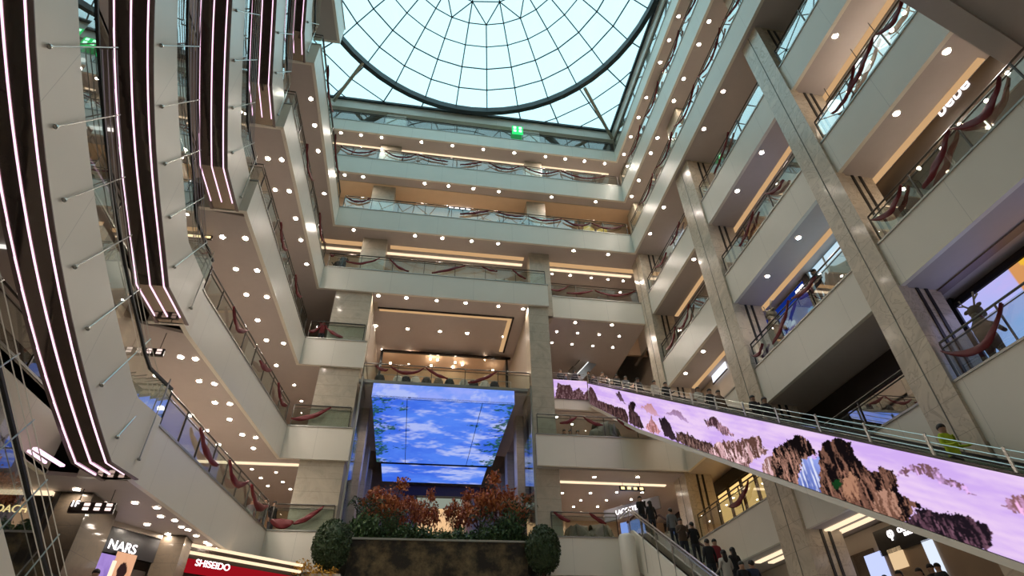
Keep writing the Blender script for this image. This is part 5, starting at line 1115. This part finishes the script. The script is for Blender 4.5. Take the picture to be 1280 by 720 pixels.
# ------------------------------------------------------------------ people
def body_mesh(name, arm):
    V, E, R = [], [], []
    def a(p, r, par=None): V.append(p); R.append(r); (E.append((par, len(V) - 1)) if par is not None else None); return len(V) - 1
    pel = a((0, 0, .95), (.155, .115)); sp = a((0, .01, 1.14), (.14, .10), pel); ch = a((0, .0, 1.32), (.165, .11), sp); nk = a((0, .01, 1.475), .056, ch); hd_ = a((0, -.01, 1.555), (.075, .085), nk); ht = a((0, 0, 1.66), (.068, .078), hd_)
    nose = a((0, -.105, 1.575), .014, hd_)
    for s in (-1, 1):
        for zz in (1.57,): a((s * .088, .01, zz), .016, hd_)
        shd = a((s * .165, .01, 1.40), .062, ch)
        if arm == 'down': el_, wr, pm, dirv = (s * .225, .03, 1.13), (s * .245, -.05, .91), (s * .25, -.075, .84), Vector((0, -.15, -1))
        elif arm == 'rail': el_, wr, pm, dirv = (s * .235, .0, 1.15), (s * .22, -.23, 1.08), (s * .215, -.30, 1.07), Vector((0, -1, -.25))
        else: el_, wr, pm, dirv = (s * .22, -.06, 1.14), (s * .13, -.24, 1.25), (s * .11, -.29, 1.30), Vector((-s * .2, -.4, .8))
        e1 = a(el_, .043, shd); w1 = a(wr, .029, e1); p1 = a(pm, (.036, .02), w1); dirv.normalize(); sd = Vector((0, 1, 0)) if arm == 'down' else Vector((1, 0, 0))
        for q, L in zip((-1.5, -.5, .5, 1.5), (.062, .075, .08, .07)):
            b0 = Vector(pm) + dirv * .03 + sd * q * .019; k1 = a(tuple(b0), .0095, p1); k2 = a(tuple(b0 + dirv * L * .55), .009, k1); a(tuple(b0 + dirv * L + Vector((0, -.02, -.01))), .008, k2)
        tb = a(tuple(Vector(pm) + sd * -.035 * 1.0 - dirv * .01), .011, p1); a(tuple(Vector(pm) + sd * -.055 + dirv * .035), .009, tb)
        hp = a((s * .09, .01, .86), .095, pel); kn = a((s * .1, -.01, .49), .06, hp); an = a((s * .105, .02, .1), .042, kn); a((s * .11, -.13, .045), (.042, .035), an)
    return skin_mesh(name, V, E, R, M['person'], 1)
BODY = {k: body_mesh('body', k) for k in ('down', 'rail', 'hold')}
hs = MB(); hs.ball((0, .012, 1.625), .094, .108, .10, 14, 9); hs.v = [(x, y, max(z, 1.6 if y < -.03 else 1.53)) for x, y, z in hs.v]; HAIR_S = hs.mesh('hair', M['hair'], True)
hl_ = MB(); hl_.ball((0, .015, 1.62), .1, .112, .105, 14, 9); hl_.v = [(x, y, max(z, 1.61) if y < -.02 else z) for x, y, z in hl_.v]; hl_.ball((0, .075, 1.47), .095, .05, .19, 12, 8); HAIR_L = hl_.mesh('hair', M['hair'], True)
hc = MB(); hc.ball((0, -.0, 1.66), .105, .12, .075, 14, 9); hc.prism([(-.08, -.08, 1.64), (.08, -.08, 1.64), (.06, -.18, 1.625), (-.06, -.18, 1.625)], (0, 0, .015)); CAP = hc.mesh('cap', M['black'], True)
def person(loc, rz, colour, lab, pose='down', hair='s', s=1.0):
    r = empty('person', loc, rz, lab, 'person'); r.scale = (s, s, s); b = bpy.data.objects.new('body', BODY[pose]); COL.objects.link(b); b.parent = r; b.color = (*colour, 1)
    h = bpy.data.objects.new('hair', HAIR_L if hair == 'l' else HAIR_S); COL.objects.link(h); h.parent = r
    if hair == 'c': c = bpy.data.objects.new('cap', CAP); COL.objects.link(c); c.parent = r
    return r
BLK, GRY, NAV, CRM, RED, BRN = (.012, .012, .014), (.16, .16, .17), (.02, .03, .07), (.5, .46, .4), (.25, .02, .03), (.09, .055, .035)
# on the long escalator
LP = offset([T0, T1], -.8, -.82); yaw_e = math.atan2((T0 - T1).x, -(T0 - T1).y) 
def on_esc(u, dz=1.45):
    best = min(range(801), key=lambda k: abs(proj(LP[0].lerp(LP[1], k / 800) + Vector((0, 0, dz)))[0] - u)); return LP[0].lerp(LP[1], best / 800)
ESC = [(771, BLK, 'down', 's', 'first'), (782, GRY, 'rail', 's', 'second'), (797, BLK, 'down', 'l', 'third'), (818, CRM, 'down', 's', 'fourth'), (832, BLK, 'rail', 's', 'fifth'), (873, CRM, 'rail', 'l', 'sixth'), (888, BLK, 'down', 's', 'seventh'), (899, BRN, 'down', 's', 'eighth'), (942, BLK, 'rail', 's', 'ninth'), (957, BLK, 'down', 'l', 'tenth')]
for u, c, p_, h_, o_ in ESC: person(on_esc(u), yaw_e + math.pi, c, 'person riding the long escalator over the landscape screen, %s counted from its upper end' % o_, p_, h_)
person(on_esc(1180), yaw_e + math.pi, (.50, .62, .02), 'person in a bright yellow safety vest on the long escalator', 'rail', 's')
for i, (u, c, h_) in enumerate(((700, BLK, 's'), (709, NAV, 's'), (717, BLK, 'l'), (726, GRY, 's'), (735, BLK, 's'), (743, BLK, 'l'), (752, BRN, 's'), (760, BLK, 's'))):
    x = min((abs(proj((q * .05, 31.6, 19.8))[0] - u), q * .05) for q in range(100, 260))[1]; person((x, 31.5 + .45 * (i % 2), 18.2), i * 1.1, c, '%s person from left on the landing behind the upper landscape screen end' % ORD[i], 'down', h_)
# on the lower escalator
def on_low(u, l, dz=1.5):
    path = offset(PL, l, 0); tot = [along(path, (sum((b - a).length for a, b in zip(path, path[1:]))) * k / 600)[0] for k in range(601)]; return min(tot, key=lambda p: abs(proj(p + Vector((0, 0, dz)))[0] - u))
LOW = [(800, -.6, BLK, 'l', 'hold', 1.0), (812, -.65, BLK, 'l', 'down', 1.0), (838, -1.1, GRY, 's', 'down', 1.0), (851, -.7, BRN, 's', 'hold', 1.06), (865, -1.1, BLK, 's', 'rail', 1.0), (884, -.65, BLK, 's', 'down', 1.0), (893, -1.1, RED, 's', 'down', .95), (905, -.65, CRM, 'l', 'rail', 1.0), (916, -1.15, BLK, 'l', 'down', 1.0), (928, -.7, BLK, 's', 'down', 1.0), (940, -1.1, NAV, 's', 'rail', 1.0)]
for i, (u, l, c, h_, p_, s) in enumerate(LOW): person(on_low(u, l), math.pi if i % 3 else 0, c, 'person on the lower escalator, %s from its head downward' % ORD[i], p_, h_, s)
# at the railings
person((on_y(431, 318, 27.6).x, 27.75, Z[4] - .1), .3, BLK, 'person in black leaning at the left end of the railing above the sky screen bay', 'rail', 's'); person((on_y(424, 318, 27.9).x, 28.15, Z[4] - .1), -.2, BLK, 'person in black half hidden behind another at the fifth storey railing', 'rail', 's')
person((on_y(403, 410, 27.7).x, 27.8, Z[3] - .1), 0, RED, 'person in dark red behind the corner railing of the fourth storey', 'hold', 's')
for i, (u, Y, c) in enumerate(((318, 28.2, GRY), (334, 28.0, BLK), (346, 28.4, BLK), (322, 29.4, RED))): person((on_y(u, 620, Y).x, Y, Z[1] - .1), .5 * i, c, '%s person from the left behind the second storey corner railing' % ['first', 'third', 'fourth', 'second'][i], 'rail' if i % 2 else 'down', 's')
person((14.0, 14.35, Z[2] - .1), -1.3, (.10, .12, .11), 'person in a grey coat and dark cap at the middle right railing', 'hold', 'c', 1.0)
for i, (u, v, X, c, h_) in enumerate(((1104, 718, 14.6, BLK, 's'), (1121, 712, 14.4, BLK, 'l'), (1146, 709, 14.6, CRM, 'l'), (1160, 704, 14.9, BLK, 's'), (1169, 703, 14.2, BLK, 's'))):
    p = on_x(u, v, X); person((p.x, p.y, 3.4), -1.4, c, '%s person from the left in front of the cosmetics shop at the lower right' % ORD[i], 'down', h_, max(.85, min(1.12, (p.z - 3.4) / 1.73)))
person((-8.0, 17.6, 3.4), 1.0, BLK, 'person with dark hair at the lower left before the picture panels', 'down', 's', .95)
for i, (u, c) in enumerate(((700, BLK), (707, BLK), (716, GRY))): x = on_y(u, 500, 30.0).x; person((x, 29.6, Z[2] - .1), .4 * i, c, '%s person from left in the passage below the upper landscape screen end' % ORD[i], 'down', 's')

# ------------------------------------------------------------------ light
w = bpy.data.worlds.new('overcast'); scene.world = w; w.use_nodes = True; nt = w.node_tree; bg = nt.nodes['Background']; bg.inputs[0].default_value = (.49, .80, .87, 1); bg.inputs[1].default_value = 1.75
def area(name, loc, sx, sy, power, col=(1, .84, .66), rot=(0, 0, 0)):
    d = bpy.data.lights.new(name, 'AREA'); d.shape = 'RECTANGLE'; d.size = sx; d.size_y = sy; d.energy = power; d.color = col; o = bpy.data.objects.new(name, d); COL.objects.link(o); o.location = loc; o.rotation_euler = rot; return o
for x in (-1.6, 3.6): area('garden_fill_light', (x, 28.9, 14.7), .5, .5, 40)  # added fill lights that brighten the maples, no real fixtures there

for o_ in FONTS: bake_text(o_)
scene.view_settings.view_transform = 'Standard'; scene.view_settings.look = 'None'; scene.view_settings.exposure = 0.0; scene.view_settings.gamma = 1.0; scene.view_settings.use_curve_mapping = False
scene.cycles.use_denoising = True; scene.cycles.max_bounces = 8; scene.cycles.transparent_max_bounces = 16; scene.cycles.sample_clamp_indirect = 4.0; scene.cycles.use_light_tree = True
